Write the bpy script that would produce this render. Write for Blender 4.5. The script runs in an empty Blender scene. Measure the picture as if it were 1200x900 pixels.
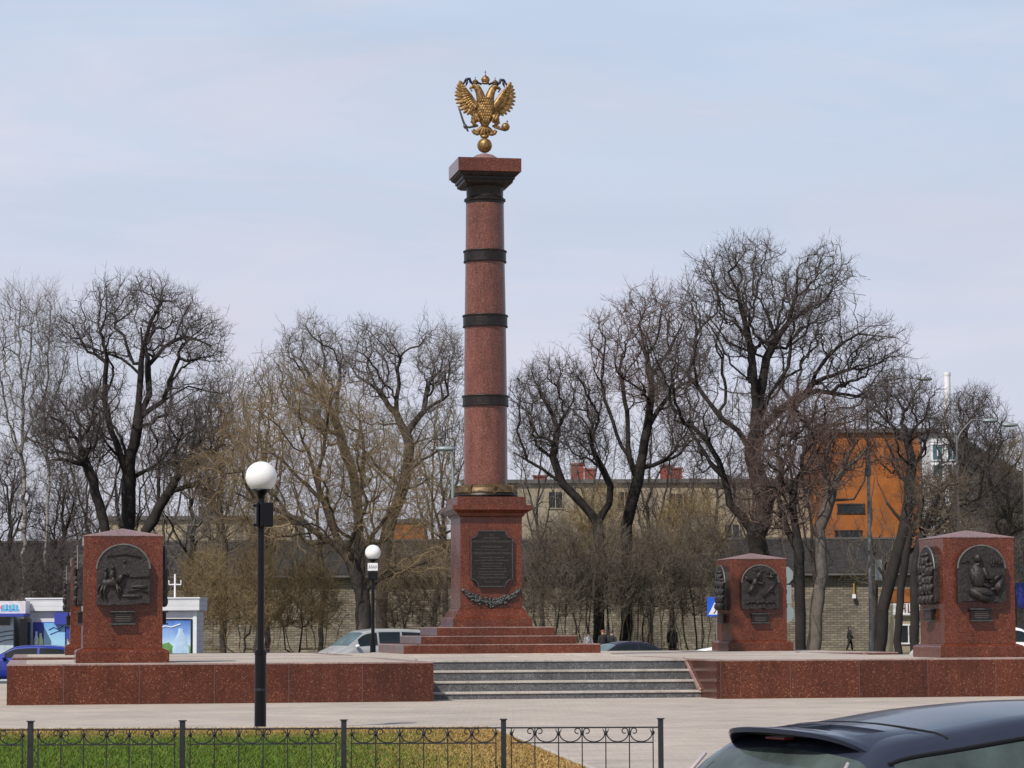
import bpy, bmesh, math, random
import numpy as np
from mathutils import Vector, Matrix, Euler, noise

random.seed(7)
rng = np.random.default_rng(11)
PI = math.pi
sc = bpy.context.scene
col = sc.collection

# ------------------------------------------------------------------ camera
FPX, PITCH, ROLL, EYE = 3168.0, 0.0900, 0.0043, 1.7076
cam_d = bpy.data.cameras.new('camera')
cam = bpy.data.objects.new('camera', cam_d)
col.objects.link(cam)
cam.matrix_world = (Matrix.Translation((0, 0, EYE)) @ Matrix.Rotation(PI/2 + PITCH, 4, 'X') @ Matrix.Rotation(-ROLL, 4, 'Z'))
cam_d.sensor_width = 36.0
cam_d.lens = 36.0*FPX/1200.0
cam_d.clip_start = 0.2
cam_d.clip_end = 5000
sc.camera = cam
CP, SP = math.cos(PITCH), math.sin(PITCH)
CR, SR = math.cos(ROLL), math.sin(ROLL)

def at(px, py, D):
    """world point at distance D (along y) seen at pixel px,py of the 1200x900 survey of the place"""
    a, b = px - 600.0, 450.0 - py
    a, b = a*CR + b*SR, -a*SR + b*CR
    dy = CP - SP*b/FPX
    t = D/dy
    return Vector((t*a/FPX, D, EYE + t*(SP + CP*b/FPX)))

def S(t):
    t = min(1.0, max(0.0, t))
    return t*t*(3 - 2*t)

def ground_z(x, y):
    return -0.2*S((-13.5 - x)/3.5)*S((y - 70)/18)

# ------------------------------------------------------------------ monument axes
TH = 0.1754
MX, MY = -0.763, 77.406
H = 0.924
cT, sT = math.cos(TH), math.sin(TH)
def mon(u, v, z=0.0):
    return Vector((MX + u*cT - v*sT, MY + u*sT + v*cT, z))

# ------------------------------------------------------------------ materials
def new_mat(name):
    m = bpy.data.materials.new(name)
    m.use_nodes = True
    nt = m.node_tree
    b = nt.nodes['Principled BSDF']
    return m, nt, b

def N(nt, t, **kw):
    n = nt.nodes.new(t)
    for k, v in kw.items():
        if k in n.inputs: n.inputs[k].default_value = v
        else: setattr(n, k, v)
    return n

def ramp(nt, fac, stops, interp='LINEAR'):
    r = nt.nodes.new('ShaderNodeValToRGB')
    r.color_ramp.interpolation = interp
    while len(r.color_ramp.elements) < len(stops): r.color_ramp.elements.new(0.5)
    for e, (p, c) in zip(r.color_ramp.elements, stops):
        e.position = p; e.color = (c[0], c[1], c[2], 1)
    nt.links.new(fac, r.inputs[0])
    return r.outputs[0]

def mixc(nt, fac, a, b, mode='MIX'):
    m = nt.nodes.new('ShaderNodeMix'); m.data_type = 'RGBA'; m.blend_type = mode
    for s, v in ((0, fac), (6, a), (7, b)):
        if hasattr(v, 'default_value'): nt.links.new(v, m.inputs[s])
        elif s == 0: m.inputs[0].default_value = v
        else: m.inputs[s].default_value = (v[0], v[1], v[2], 1)
    return m.outputs[2]

def coords(nt, kind='Object', scale=(1, 1, 1)):
    tc = nt.nodes.new('ShaderNodeTexCoord')
    mp = nt.nodes.new('ShaderNodeMapping'); mp.inputs['Scale'].default_value = scale
    nt.links.new(tc.outputs[kind], mp.inputs[0])
    return mp.outputs[0]

def bump(nt, b, h, strength=0.3, dist=0.02):
    n = nt.nodes.new('ShaderNodeBump'); n.inputs['Strength'].default_value = strength; n.inputs['Distance'].default_value = dist
    nt.links.new(h, n.inputs['Height']); nt.links.new(n.outputs[0], b.inputs['Normal'])

def plain(name, c, rough=0.6, metal=0.0, var=0.18, scale=6.0, bumps=0.0, spec=0.5, coat=0.0, dirt=0.0):
    m, nt, b = new_mat(name)
    v = coords(nt)
    n = N(nt, 'ShaderNodeTexNoise', Scale=scale, Detail=6.0, Roughness=0.65)
    nt.links.new(v, n.inputs['Vector'])
    lo = tuple(x*(1 - var) for x in c); hi = tuple(min(1, x*(1 + var)) for x in c)
    cc = ramp(nt, n.outputs['Fac'], [(0.3, lo), (0.7, hi)])
    if dirt > 0:
        n2 = N(nt, 'ShaderNodeTexNoise', Scale=scale*0.35, Detail=8.0, Roughness=0.7)
        nt.links.new(v, n2.inputs['Vector'])
        f = ramp(nt, n2.outputs['Fac'], [(0.45, (0, 0, 0)), (0.75, (dirt, dirt, dirt))])
        cc = mixc(nt, f, cc, tuple(x*0.35 + 0.02 for x in c))
    nt.links.new(cc, b.inputs['Base Color'])
    b.inputs['Roughness'].default_value = rough
    b.inputs['Metallic'].default_value = metal
    b.inputs['Specular IOR Level'].default_value = spec
    b.inputs['Coat Weight'].default_value = coat
    b.inputs['Coat Roughness'].default_value = 0.06
    if bumps > 0: bump(nt, b, n.outputs['Fac'], bumps)
    return m

def granite(name, base, fleck, dark, rough=0.22, joint=None, gscale=1.0):
    """speckled polished stone; joint=(width, axis 'x' in object space) draws slab joints"""
    m, nt, b = new_mat(name)
    v = coords(nt)
    n1 = N(nt, 'ShaderNodeTexNoise', Scale=34.0*gscale, Detail=4.0, Roughness=0.8)
    n2 = N(nt, 'ShaderNodeTexNoise', Scale=0.9, Detail=4.0, Roughness=0.6)
    vo = N(nt, 'ShaderNodeTexVoronoi', Scale=44.0*gscale)
    for n in (n1, n2, vo): nt.links.new(v, n.inputs['Vector'])
    c = ramp(nt, n1.outputs['Fac'], [(0.30, dark), (0.48, base), (0.62, tuple(x*1.25 for x in base)), (0.74, fleck)])
    cell = nt.nodes.new('ShaderNodeSeparateColor'); nt.links.new(vo.outputs['Color'], cell.inputs[0])
    f = ramp(nt, cell.outputs[0], [(0.0, (0, 0, 0)), (0.90, (0, 0, 0)), (0.97, (0.6, 0.6, 0.6))])
    c = mixc(nt, f, c, fleck)
    f2 = ramp(nt, cell.outputs[1], [(0.0, (0, 0, 0)), (0.80, (0, 0, 0)), (0.9, (0.7, 0.7, 0.7))])
    c = mixc(nt, f2, c, dark)
    sh = ramp(nt, n2.outputs['Fac'], [(0.3, (0.72, 0.72, 0.72)), (0.7, (1.15, 1.15, 1.15))])
    c = mixc(nt, 1.0, c, sh, 'MULTIPLY')
    st = N(nt, 'ShaderNodeTexNoise', Scale=1.0, Detail=5.0, Roughness=0.7); nt.links.new(coords(nt, 'Object', (3.2, 3.2, .35)), st.inputs['Vector'])
    c = mixc(nt, 1.0, c, ramp(nt, st.outputs['Fac'], [(.32, (.74, .73, .72)), (.5, (1, 1, 1)), (.72, (1.14, 1.13, 1.12))]), 'MULTIPLY')
    if joint:
        sp = nt.nodes.new('ShaderNodeSeparateXYZ'); nt.links.new(v, sp.inputs[0])
        d = N(nt, 'ShaderNodeMath', operation='DIVIDE'); nt.links.new(sp.outputs[0], d.inputs[0]); d.inputs[1].default_value = joint
        fl = N(nt, 'ShaderNodeMath', operation='FLOOR'); nt.links.new(d.outputs[0], fl.inputs[0])
        wn = nt.nodes.new('ShaderNodeTexWhiteNoise'); wn.noise_dimensions = '1D'; nt.links.new(fl.outputs[0], wn.inputs['W'])
        pv = ramp(nt, wn.outputs['Value'], [(0, (0.72, 0.70, 0.70)), (1, (1.12, 1.1, 1.08))])
        c = mixc(nt, 1.0, c, pv, 'MULTIPLY')
        fr = N(nt, 'ShaderNodeMath', operation='FRACT'); nt.links.new(d.outputs[0], fr.inputs[0])
        lt = N(nt, 'ShaderNodeMath', operation='LESS_THAN'); nt.links.new(fr.outputs[0], lt.inputs[0]); lt.inputs[1].default_value = 0.012/joint
        c = mixc(nt, lt.outputs[0], c, tuple(min(1, x*0.45 + 0.06) for x in base))
    nt.links.new(c, b.inputs['Base Color'])
    r = ramp(nt, n2.outputs['Fac'], [(0.3, (rough*0.8,)*3), (0.7, (rough*1.5,)*3)])
    nt.links.new(r, b.inputs['Roughness'])
    bump(nt, b, n1.outputs['Fac'], 0.05, 0.004)
    return m

M = {}
M['granite'] = granite('red_granite', (0.118, 0.030, 0.0145), (0.24, 0.125, 0.08), (0.030, 0.008, 0.006), rough=.16)
M['granite_wall'] = granite('red_granite_slabs', (0.099, 0.0255, 0.0125), (0.30, 0.15, 0.085), (0.026, 0.008, 0.006), rough=.16, joint=1.72)
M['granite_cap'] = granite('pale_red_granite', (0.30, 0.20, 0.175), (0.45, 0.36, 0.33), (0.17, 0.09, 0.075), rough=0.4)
M['granite_top'] = granite('pale_granite_cap', (0.25, 0.15, 0.14), (0.40, 0.31, 0.31), (0.12, 0.06, 0.055), rough=0.4)  # paler, pinker mix than the red granite
M['granite_shaft'] = granite('column_granite', (0.152, 0.056, 0.039), (0.32, 0.18, 0.13), (0.045, 0.014, 0.011), rough=0.26)
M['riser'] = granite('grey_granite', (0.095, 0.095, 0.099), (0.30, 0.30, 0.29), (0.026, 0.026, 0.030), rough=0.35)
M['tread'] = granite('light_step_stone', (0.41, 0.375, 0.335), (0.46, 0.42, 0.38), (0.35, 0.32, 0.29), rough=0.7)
for k_ in ('granite', 'granite_wall', 'granite_shaft'):
    b_ = M[k_].node_tree.nodes['Principled BSDF']; b_.inputs['Specular IOR Level'].default_value = .42
M['bronze'] = plain('dark_bronze', (0.026, 0.021, 0.019), 0.45, 0.55, 0.5, 9.0, 0.25)
M['bronze_relief'] = plain('bronze_relief', (0.034, 0.029, 0.028), 0.52, 0.4, 0.75, 17.0, 0.9)
M['bronze_gold'] = plain('gilded_bronze', (0.105, 0.068, 0.030), 0.5, 0.5, 0.7, 8.0, 0.3)
M['patina'] = plain('patinated_bronze', (0.062, 0.070, 0.066), 0.5, 0.4, 0.5, 14.0, 0.4)
M['gold'] = plain('aged_gold', (0.255, 0.150, 0.055), 0.45, 0.62, 0.8, 10.0, 0.6)
M['dark_ribbon'] = plain('blackened_metal', (0.03, 0.03, 0.05), 0.4, 0.6, 0.3)
M['lettering'] = plain('raised_lettering', (0.11, 0.095, 0.085), 0.45, 0.4, 0.2)
M['black_metal'] = plain('black_paint_metal', (0.0045, 0.0045, 0.006), 0.36, 0.0, 0.35, 5.0, 0.05, spec=.28)
M['fence_metal'] = plain('worn_dark_iron', (0.017, 0.017, 0.022), 0.45, 0.2, 0.45, 9.0, 0.15, dirt=0.5)
M['globe'] = plain('opal_glass', (0.80, 0.80, 0.78), 0.22, 0.0, 0.03, 3.0)
M['globe'].node_tree.nodes['Principled BSDF'].inputs['Subsurface Weight'].default_value = 0.25
M['pole_grey'] = plain('galvanised_steel', (0.17, 0.172, 0.175), 0.5, 0.4, 0.2, 4.0)
M['white_paint'] = plain('white_paint', (0.72, 0.73, 0.75), 0.5, 0.0, 0.06, 3.0, dirt=0.12)
M['blue_panel'] = plain('blue_panel', (0.035, 0.05, 0.33), 0.45, 0.0, 0.1)
M['dark_glass'] = plain('dark_glass', (0.012, 0.016, 0.018), 0.06, 0.0, 0.1, 2.0)
M['glass_sky'] = plain('windscreen_glass', (0.10, 0.15, 0.165), 0.07, 0.0, 0.3, 1.5)
M['rubber'] = plain('rubber', (0.009, 0.009, 0.010), 0.7, spec=.25)
M['rim_bronze'] = plain('sunlit_bronze_edge', (0.13, 0.125, 0.115), 0.5, 0.3, 0.4, 12.0, 0.4)  # lighter than the plaque: sunlight on its edge put into the colour
M['chrome'] = plain('chrome', (0.6, 0.6, 0.6), 0.2, 1.0, 0.05)
M['red_lens'] = plain('red_lens', (0.35, 0.02, 0.02), 0.15)
M['sign_back'] = plain('sign_back', (0.26, 0.30, 0.30), 0.45, 0.3, 0.08)
M['skin'] = plain('skin', (0.50, 0.30, 0.22), 0.55, 0.0, 0.08)
M['hair'] = plain('dark_hair', (0.03, 0.02, 0.015), 0.6)

def paint_mat(name, c, rough=0.25):
    return plain(name, c, rough, 0.0, 0.10, 1.2, coat=0.55, dirt=0.10)

# ------------------------------------------------------------------ mesh builder
class MB:
    def __init__(s): s.v = []; s.f = []
    def add(s, vs, fs, tf=None):
        o = len(s.v)
        s.v.extend([tuple(tf @ Vector(p)) if tf else tuple(p) for p in vs])
        s.f.extend([tuple(i + o for i in f) for f in fs])
    def box(s, c, d, rz=0.0, tf=None):
        x, y, z = d[0]/2, d[1]/2, d[2]/2
        t = Matrix.Translation(c) @ Matrix.Rotation(rz, 4, 'Z')
        if tf: t = tf @ t
        vs = [(-x,-y,-z),(x,-y,-z),(x,y,-z),(-x,y,-z),(-x,-y,z),(x,-y,z),(x,y,z),(-x,y,z)]
        s.add(vs, [(0,3,2,1),(4,5,6,7),(0,1,5,4),(1,2,6,5),(2,3,7,6),(3,0,4,7)], t)
        return s
    def loft(s, rings, cap=True, tf=None):
        n = len(rings[0]); vs = [p for r in rings for p in r]; fs = []
        for i in range(len(rings) - 1):
            for j in range(n):
                a, b = i*n + j, i*n + (j+1) % n
                fs.append((a, b, b + n, a + n))
        if cap:
            fs.append(tuple(range(n))[::-1]); fs.append(tuple((len(rings)-1)*n + j for j in range(n)))
        s.add(vs, fs, tf); return s
    def sq(s, prof, c=(0, 0)):
        """square loft: prof = [(half, z), ...]"""
        s.loft([[(c[0]-h, c[1]-h, z), (c[0]+h, c[1]-h, z), (c[0]+h, c[1]+h, z), (c[0]-h, c[1]+h, z)] for h, z in prof]); return s
    def lathe(s, prof, c=(0, 0, 0), n=32, tf=None):
        s.loft([[(c[0] + r*math.cos(2*PI*k/n), c[1] + r*math.sin(2*PI*k/n), c[2] + z) for k in range(n)] for r, z in prof], True, tf); return s
    def tube(s, pts, rad, n=8, tf=None, flat=None):
        pts = [Vector(p) for p in pts]
        if not hasattr(rad, '__len__'): rad = [rad]*len(pts)
        rings = []
        prev = None
        for i, p in enumerate(pts):
            t = (pts[min(i+1, len(pts)-1)] - pts[max(i-1, 0)]).normalized()
            if prev is None:
                a = t.cross(Vector((0, 1, 0)))
                if a.length < 0.2: a = t.cross(Vector((1, 0, 0)))
            else:
                a = prev - t*prev.dot(t)
            a.normalize(); prev = a; b = t.cross(a)
            rings.append([p + (a*math.cos(2*PI*k/n) + b*math.sin(2*PI*k/n))*rad[i] for k in range(n)])
        s.loft(rings, True, tf); return s
    def ell(s, c, r, n=16, m=10, tf=None):
        vs = []; fs = []
        for i in range(m + 1):
            ph = PI*i/m
            for k in range(n):
                th = 2*PI*k/n
                vs.append((c[0] + r[0]*math.sin(ph)*math.cos(th), c[1] + r[1]*math.sin(ph)*math.sin(th), c[2] + r[2]*math.cos(ph)))
        for i in range(m):
            for k in range(n):
                a, b = i*n + k, i*n + (k+1) % n
                fs.append((a, a + n, b + n, b))
        s.add(vs, fs, tf); return s
    def prism(s, poly, a, b, axis='z', tf=None):
        """poly 2-D extruded from a to b; axis y: poly is (x,z)"""
        def P(p, t): return (p[0], p[1], t) if axis == 'z' else ((p[0], t, p[1]) if axis == 'y' else (t, p[0], p[1]))
        s.loft([[P(p, a) for p in poly], [P(p, b) for p in poly]], True, tf); return s
    def quad(s, a, b, c, d): s.add([a, b, c, d], [(0, 1, 2, 3)]); return s
    def build(s, name, mat=None, parent=None, smooth=False, bevel=0.0, loc=None, rz=None):
        me = bpy.data.meshes.new(name)
        me.from_pydata(s.v, [], s.f); me.validate(); me.update()
        bm = bmesh.new(); bm.from_mesh(me)
        bmesh.ops.remove_doubles(bm, verts=bm.verts, dist=1e-5)
        bmesh.ops.recalc_face_normals(bm, faces=bm.faces)
        if bevel > 0:
            es = [e for e in bm.edges if len(e.link_faces) == 2 and e.calc_face_angle(0) > 0.5]
            bmesh.ops.bevel(bm, geom=es, offset=bevel, segments=2, profile=0.6, affect='EDGES', clamp_overlap=True)
        bm.to_mesh(me); bm.free()
        o = bpy.data.objects.new(name, me); col.objects.link(o)
        if mat: me.materials.append(M[mat] if isinstance(mat, str) else mat)
        if parent: o.parent = parent
        if smooth:
            me.polygons.foreach_set('use_smooth', [True]*len(me.polygons))
            if smooth != 'full':
                try: me.set_sharp_from_angle(angle=math.radians(38))
                except Exception: pass
        if loc is not None: o.location = loc
        if rz is not None: o.rotation_euler = (0, 0, rz)
        return o

def tag(o, label=None, cat=None, group=None, kind=None):
    if label: o['label'] = label
    if cat: o['category'] = cat
    if group: o['group'] = group
    if kind: o['kind'] = kind
    return o

def thing(name, label, cat, loc=(0, 0, 0), rz=0.0, group=None):
    o = bpy.data.objects.new(name, None); col.objects.link(o)
    o.empty_display_size = 0.2
    o.location = loc; o.rotation_euler = (0, 0, rz)
    return tag(o, label, cat, group)

def dup(root, loc, rz, label, group=None):
    r = root.copy(); col.objects.link(r); r.location = loc; r.rotation_euler = (0, 0, rz)
    r['label'] = label
    if group: r['group'] = group
    for ch in list(root.children):
        c = ch.copy(); col.objects.link(c); c.parent = r
        for g in list(ch.children):
            d = g.copy(); col.objects.link(d); d.parent = c
    return r

def text_mesh(name, lines, mat, parent, tf, depth=0.004):
    """lines = [(text, size, x, z)], lettering as one mesh in the local xz plane facing -y"""
    vs, fs = [], []
    for (t, size, x, z) in lines:
        cu = bpy.data.curves.new('lettering', 'FONT'); cu.body = t; cu.size = size; cu.align_x = 'CENTER'; cu.align_y = 'CENTER'
        cu.extrude = depth; cu.resolution_u = 2
        ob = bpy.data.objects.new('lettering', cu); col.objects.link(ob)
        dg = bpy.context.evaluated_depsgraph_get()
        me = bpy.data.meshes.new_from_object(ob.evaluated_get(dg))
        o0 = len(vs)
        vs += [(v.co.x + x, -v.co.z, v.co.y + z) for v in me.vertices]
        fs += [tuple(i + o0 for i in p.vertices) for p in me.polygons]
        bpy.data.objects.remove(ob); bpy.data.curves.remove(cu); bpy.data.meshes.remove(me)
    me = bpy.data.meshes.new(name); me.from_pydata(vs, [], fs); me.update()
    me.transform(tf)
    o = bpy.data.objects.new(name, me); col.objects.link(o); o.parent = parent
    me.materials.append(M[mat] if isinstance(mat, str) else mat)
    return o

# ------------------------------------------------------------------ world and sun
SUN_EL = math.radians(47)
sd = Vector((math.cos(SUN_EL)*-0.56, math.cos(SUN_EL)*-0.829, math.sin(SUN_EL))).normalized()   # towards the sun: behind the camera, to its left
w = bpy.data.worlds.new('World'); sc.world = w; w.use_nodes = True
nt = w.node_tree
bg = nt.nodes['Background']
sky = nt.nodes.new('ShaderNodeTexSky'); sky.sky_type = 'NISHITA'; sky.sun_disc = False
sky.sun_elevation = SUN_EL
sky.sun_rotation = math.atan2(sd.x, sd.y)
sky.air_density = 1.0; sky.dust_density = 2.0; sky.ozone_density = 1.5
g = nt.nodes.new('ShaderNodeNewGeometry')
tc = nt.nodes.new('ShaderNodeTexCoord')
mp = nt.nodes.new('ShaderNodeMapping'); mp.inputs['Scale'].default_value = (1.0, 1.0, 4.5)
nt.links.new(tc.outputs['Generated'], mp.inputs[0])
cn = N(nt, 'ShaderNodeTexNoise', Scale=3.4, Detail=6.0, Roughness=0.55, Distortion=0.5)
nt.links.new(mp.outputs[0], cn.inputs['Vector'])
sep = nt.nodes.new('ShaderNodeSeparateXYZ'); nt.links.new(tc.outputs['Generated'], sep.inputs[0])
veil = ramp(nt, cn.outputs['Fac'], [(0.30, (0.74,)*3), (0.68, (0.98,)*3)])
cloudc = ramp(nt, sep.outputs[2], [(0.0, (6.95, 6.95, 8.0)), (0.12, (6.5, 6.95, 8.35)), (0.27, (5.6, 7.0, 8.8)), (0.45, (2.2, 3.1, 4.8)), (1.0, (1.0, 1.7, 3.2))])
cn2 = N(nt, 'ShaderNodeTexNoise', Scale=5.5, Detail=5.0, Roughness=0.6, Distortion=0.8); nt.links.new(mp.outputs[0], cn2.inputs['Vector'])
cloudc = mixc(nt, ramp(nt, cn2.outputs['Fac'], [(.42, (0,)*3), (.70, (.75,)*3)]), cloudc, (7.5, 7.2, 8.2))
thin = ramp(nt, sep.outputs[2], [(0.28, (1, 1, 1)), (0.6, (.55, .55, .55))])
veil = mixc(nt, 1.0, veil, thin, 'MULTIPLY')
skyc = mixc(nt, veil, sky.outputs[0], cloudc)
nt.links.new(skyc, bg.inputs[0])
bg.inputs[1].default_value = 0.10
sl = bpy.data.lights.new('sun', 'SUN'); sl.energy = 4.3; sl.angle = math.radians(0.6); sl.color = (1.0, 0.94, 0.86)
so = bpy.data.objects.new('sun', sl); col.objects.link(so)
so.rotation_euler = (-sd).to_track_quat('-Z', 'Y').to_euler()
so.location = (-20, -40, 60)
sc.view_settings.view_transform = 'Standard'; sc.view_settings.look = 'None'
sc.view_settings.exposure = 0; sc.view_settings.gamma = 1
# ------------------------------------------------------------------ ground
def sheet(name, x0, x1, y0, y1, off, mat, nx=40, ny=40, kind='structure'):
    mb = MB(); vs = []; fs = []
    for j in range(ny + 1):
        for i in range(nx + 1):
            x = x0 + (x1-x0)*i/nx; y = y0 + (y1-y0)*j/ny
            vs.append((x, y, ground_z(x, y) + off))
    for j in range(ny):
        for i in range(nx):
            a = j*(nx+1) + i; fs.append((a, a+1, a+nx+2, a+nx+1))
    me = bpy.data.meshes.new(name); me.from_pydata(vs, [], fs); me.update()
    o = bpy.data.objects.new(name, me); col.objects.link(o); me.materials.append(mat)
    me.polygons.foreach_set('use_smooth', [True]*len(fs))
    return tag(o, kind=kind)

def paving_mat():
    m, nt, b = new_mat('concrete_block_paving')
    v = coords(nt)
    br = N(nt, 'ShaderNodeTexBrick', Scale=1.0)
    br.inputs['Color1'].default_value = (0.40, 0.345, 0.29, 1); br.inputs['Color2'].default_value = (0.475, 0.42, 0.36, 1)
    br.inputs['Mortar'].default_value = (0.33, 0.285, 0.24, 1)
    br.inputs['Brick Width'].default_value = 0.30; br.inputs['Row Height'].default_value = 0.15; br.inputs['Mortar Size'].default_value = 0.005
    n1 = N(nt, 'ShaderNodeTexNoise', Scale=0.35, Detail=8.0, Roughness=0.65)
    n2 = N(nt, 'ShaderNodeTexNoise', Scale=30.0, Detail=3.0)
    mp = nt.nodes.new('ShaderNodeMapping'); mp.inputs['Scale'].default_value = (0.6, 2.2, 1); nt.links.new(v, mp.inputs[0])
    n3 = N(nt, 'ShaderNodeTexNoise', Scale=1.0, Detail=6.0, Roughness=0.7); nt.links.new(mp.outputs[0], n3.inputs['Vector'])
    for n in (br, n1, n2): nt.links.new(v, n.inputs['Vector'])
    c = mixc(nt, 1.0, br.outputs['Color'], ramp(nt, n1.outputs['Fac'], [(0.3, (0.80, 0.80, 0.82)), (0.7, (1.12, 1.11, 1.1))]), 'MULTIPLY')
    c = mixc(nt, 1.0, c, ramp(nt, n2.outputs['Fac'], [(0.3, (0.85,)*3), (0.7, (1.14,)*3)]), 'MULTIPLY')
    c = mixc(nt, 1.0, c, ramp(nt, n3.outputs['Fac'], [(0.25, (0.80, 0.79, 0.78)), (0.5, (1, 1, 1)), (0.75, (1.08, 1.07, 1.05))]), 'MULTIPLY')
    n4 = N(nt, 'ShaderNodeTexNoise', Scale=0.9, Detail=9.0, Roughness=0.75, Distortion=1.2); nt.links.new(v, n4.inputs['Vector'])
    c = mixc(nt, 1.0, c, ramp(nt, n4.outputs['Fac'], [(.28, (.62, .60, .58)), (.40, (.95, .95, .95)), (.62, (1, 1, 1)), (.75, (1.12, 1.11, 1.10))]), 'MULTIPLY')
    vo = N(nt, 'ShaderNodeTexVoronoi', Scale=1.1); nt.links.new(v, vo.inputs['Vector'])
    c = mixc(nt, ramp(nt, vo.outputs['Distance'], [(.05, (.5,)*3), (.10, (0,)*3)]), c, (.14, .125, .11))
    nt.links.new(c, b.inputs['Base Color']); b.inputs['Roughness'].default_value = 0.85
    bump(nt, b, br.outputs['Fac'], 0.25, -0.01)
    return m
M['paving'] = paving_mat()
M['asphalt'] = plain('asphalt', (0.055, 0.055, 0.057), 0.85, 0.0, 0.3, 14.0, 0.2)
M['earth'] = plain('earth', (0.11, 0.09, 0.06), 0.95, 0.0, 0.4, 0.6, 0.3)
M['far_grass'] = plain('winter_grass', (0.085, 0.085, 0.035), 0.95, 0.0, 0.6, 0.5, 0.4)
M['kerb'] = plain('kerb_concrete', (0.42, 0.39, 0.35), 0.85, 0.0, 0.15, 5.0, 0.1)

gm = MB().quad((-3000, -500, -0.5), (3000, -500, -0.5), (3000, 4500, -0.5), (-3000, 4500, -0.5)).build('ground', 'earth')
tag(gm, kind='structure')
sheet('plaza_paving', -70, 70, 24, 95, 0.0, M['paving'], 140, 71)
sheet('road', -90, 90, 95, 122, -0.06, M['asphalt'], 90, 20)
sheet('lawn', -110, 110, 122, 330, 0.02, M['far_grass'], 60, 40)
sheet('street', -70, 70, -30, 24, -0.10, M['asphalt'], 20, 20)
k = MB()
for i in range(70): k.box((-69 + i*2, 24.0, -0.06), (1.985, 0.18, 0.16))
tag(k.build('kerb', 'kerb', bevel=0.012), kind='structure')
k = MB()
for i in range(70):
    x = -69 + i*2
    k.box((x, 95.0, ground_z(x, 95) - 0.06), (1.985, 0.18, 0.20))
tag(k.build('kerb', 'kerb', bevel=0.012), kind='structure')

# lawn bed in front, with its kerb edging
bed = [(-24, 29.0), (1.25, 28.4), (0.83, 33.0), (-0.36, 45.6), (-24, 45.9)]
M['soil'] = plain('lawn_soil', (0.10, 0.082, 0.035), 0.95, 0.0, 0.5, 4.0, 0.4)
tag(MB().prism(bed, -0.02, 0.035).build('lawn_bed', 'soil'), kind='structure')
k = MB()
for a, b in ((bed[1], bed[2]), (bed[2], bed[3]), (bed[3], bed[4])):
    a, b = Vector(a), Vector(b); L = (b-a).length; n = max(1, round(L/1.0)); ang = math.atan2(b.y-a.y, b.x-a.x)
    for i in range(n):
        p = a.lerp(b, (i + .5)/n); k.box((p.x, p.y, 0.02), (L/n - .012, 0.09, 0.11), ang)
tag(k.build('lawn_kerb', 'kerb', bevel=0.01), kind='structure')

# grass blades: uncountable, one object
def grass_mat():
    m, nt, b = new_mat('lawn_grass')
    at_ = nt.nodes.new('ShaderNodeAttribute'); at_.attribute_name = 'blade'
    nt.links.new(at_.outputs['Color'], b.inputs['Base Color'])
    b.inputs['Roughness'].default_value = 0.75
    b.inputs['Specular IOR Level'].default_value = 0.25
    return m
def inside(px, py, poly):
    r = np.zeros(px.shape, bool); n = len(poly)
    for i in range(n):
        x0, y0 = poly[i]; x1, y1 = poly[(i+1) % n]
        if y0 == y1: continue
        c = ((y0 > py) != (y1 > py)) & (px < (x1-x0)*(py-y0)/(y1-y0) + x0)
        r ^= c
    return r
def seg_dist(px, py, a, b):
    ax, ay = a; bx, by = b; dx, dy = bx-ax, by-ay
    t = np.clip(((px-ax)*dx + (py-ay)*dy)/(dx*dx+dy*dy), 0, 1)
    return np.hypot(px-ax-t*dx, py-ay-t*dy)
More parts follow.
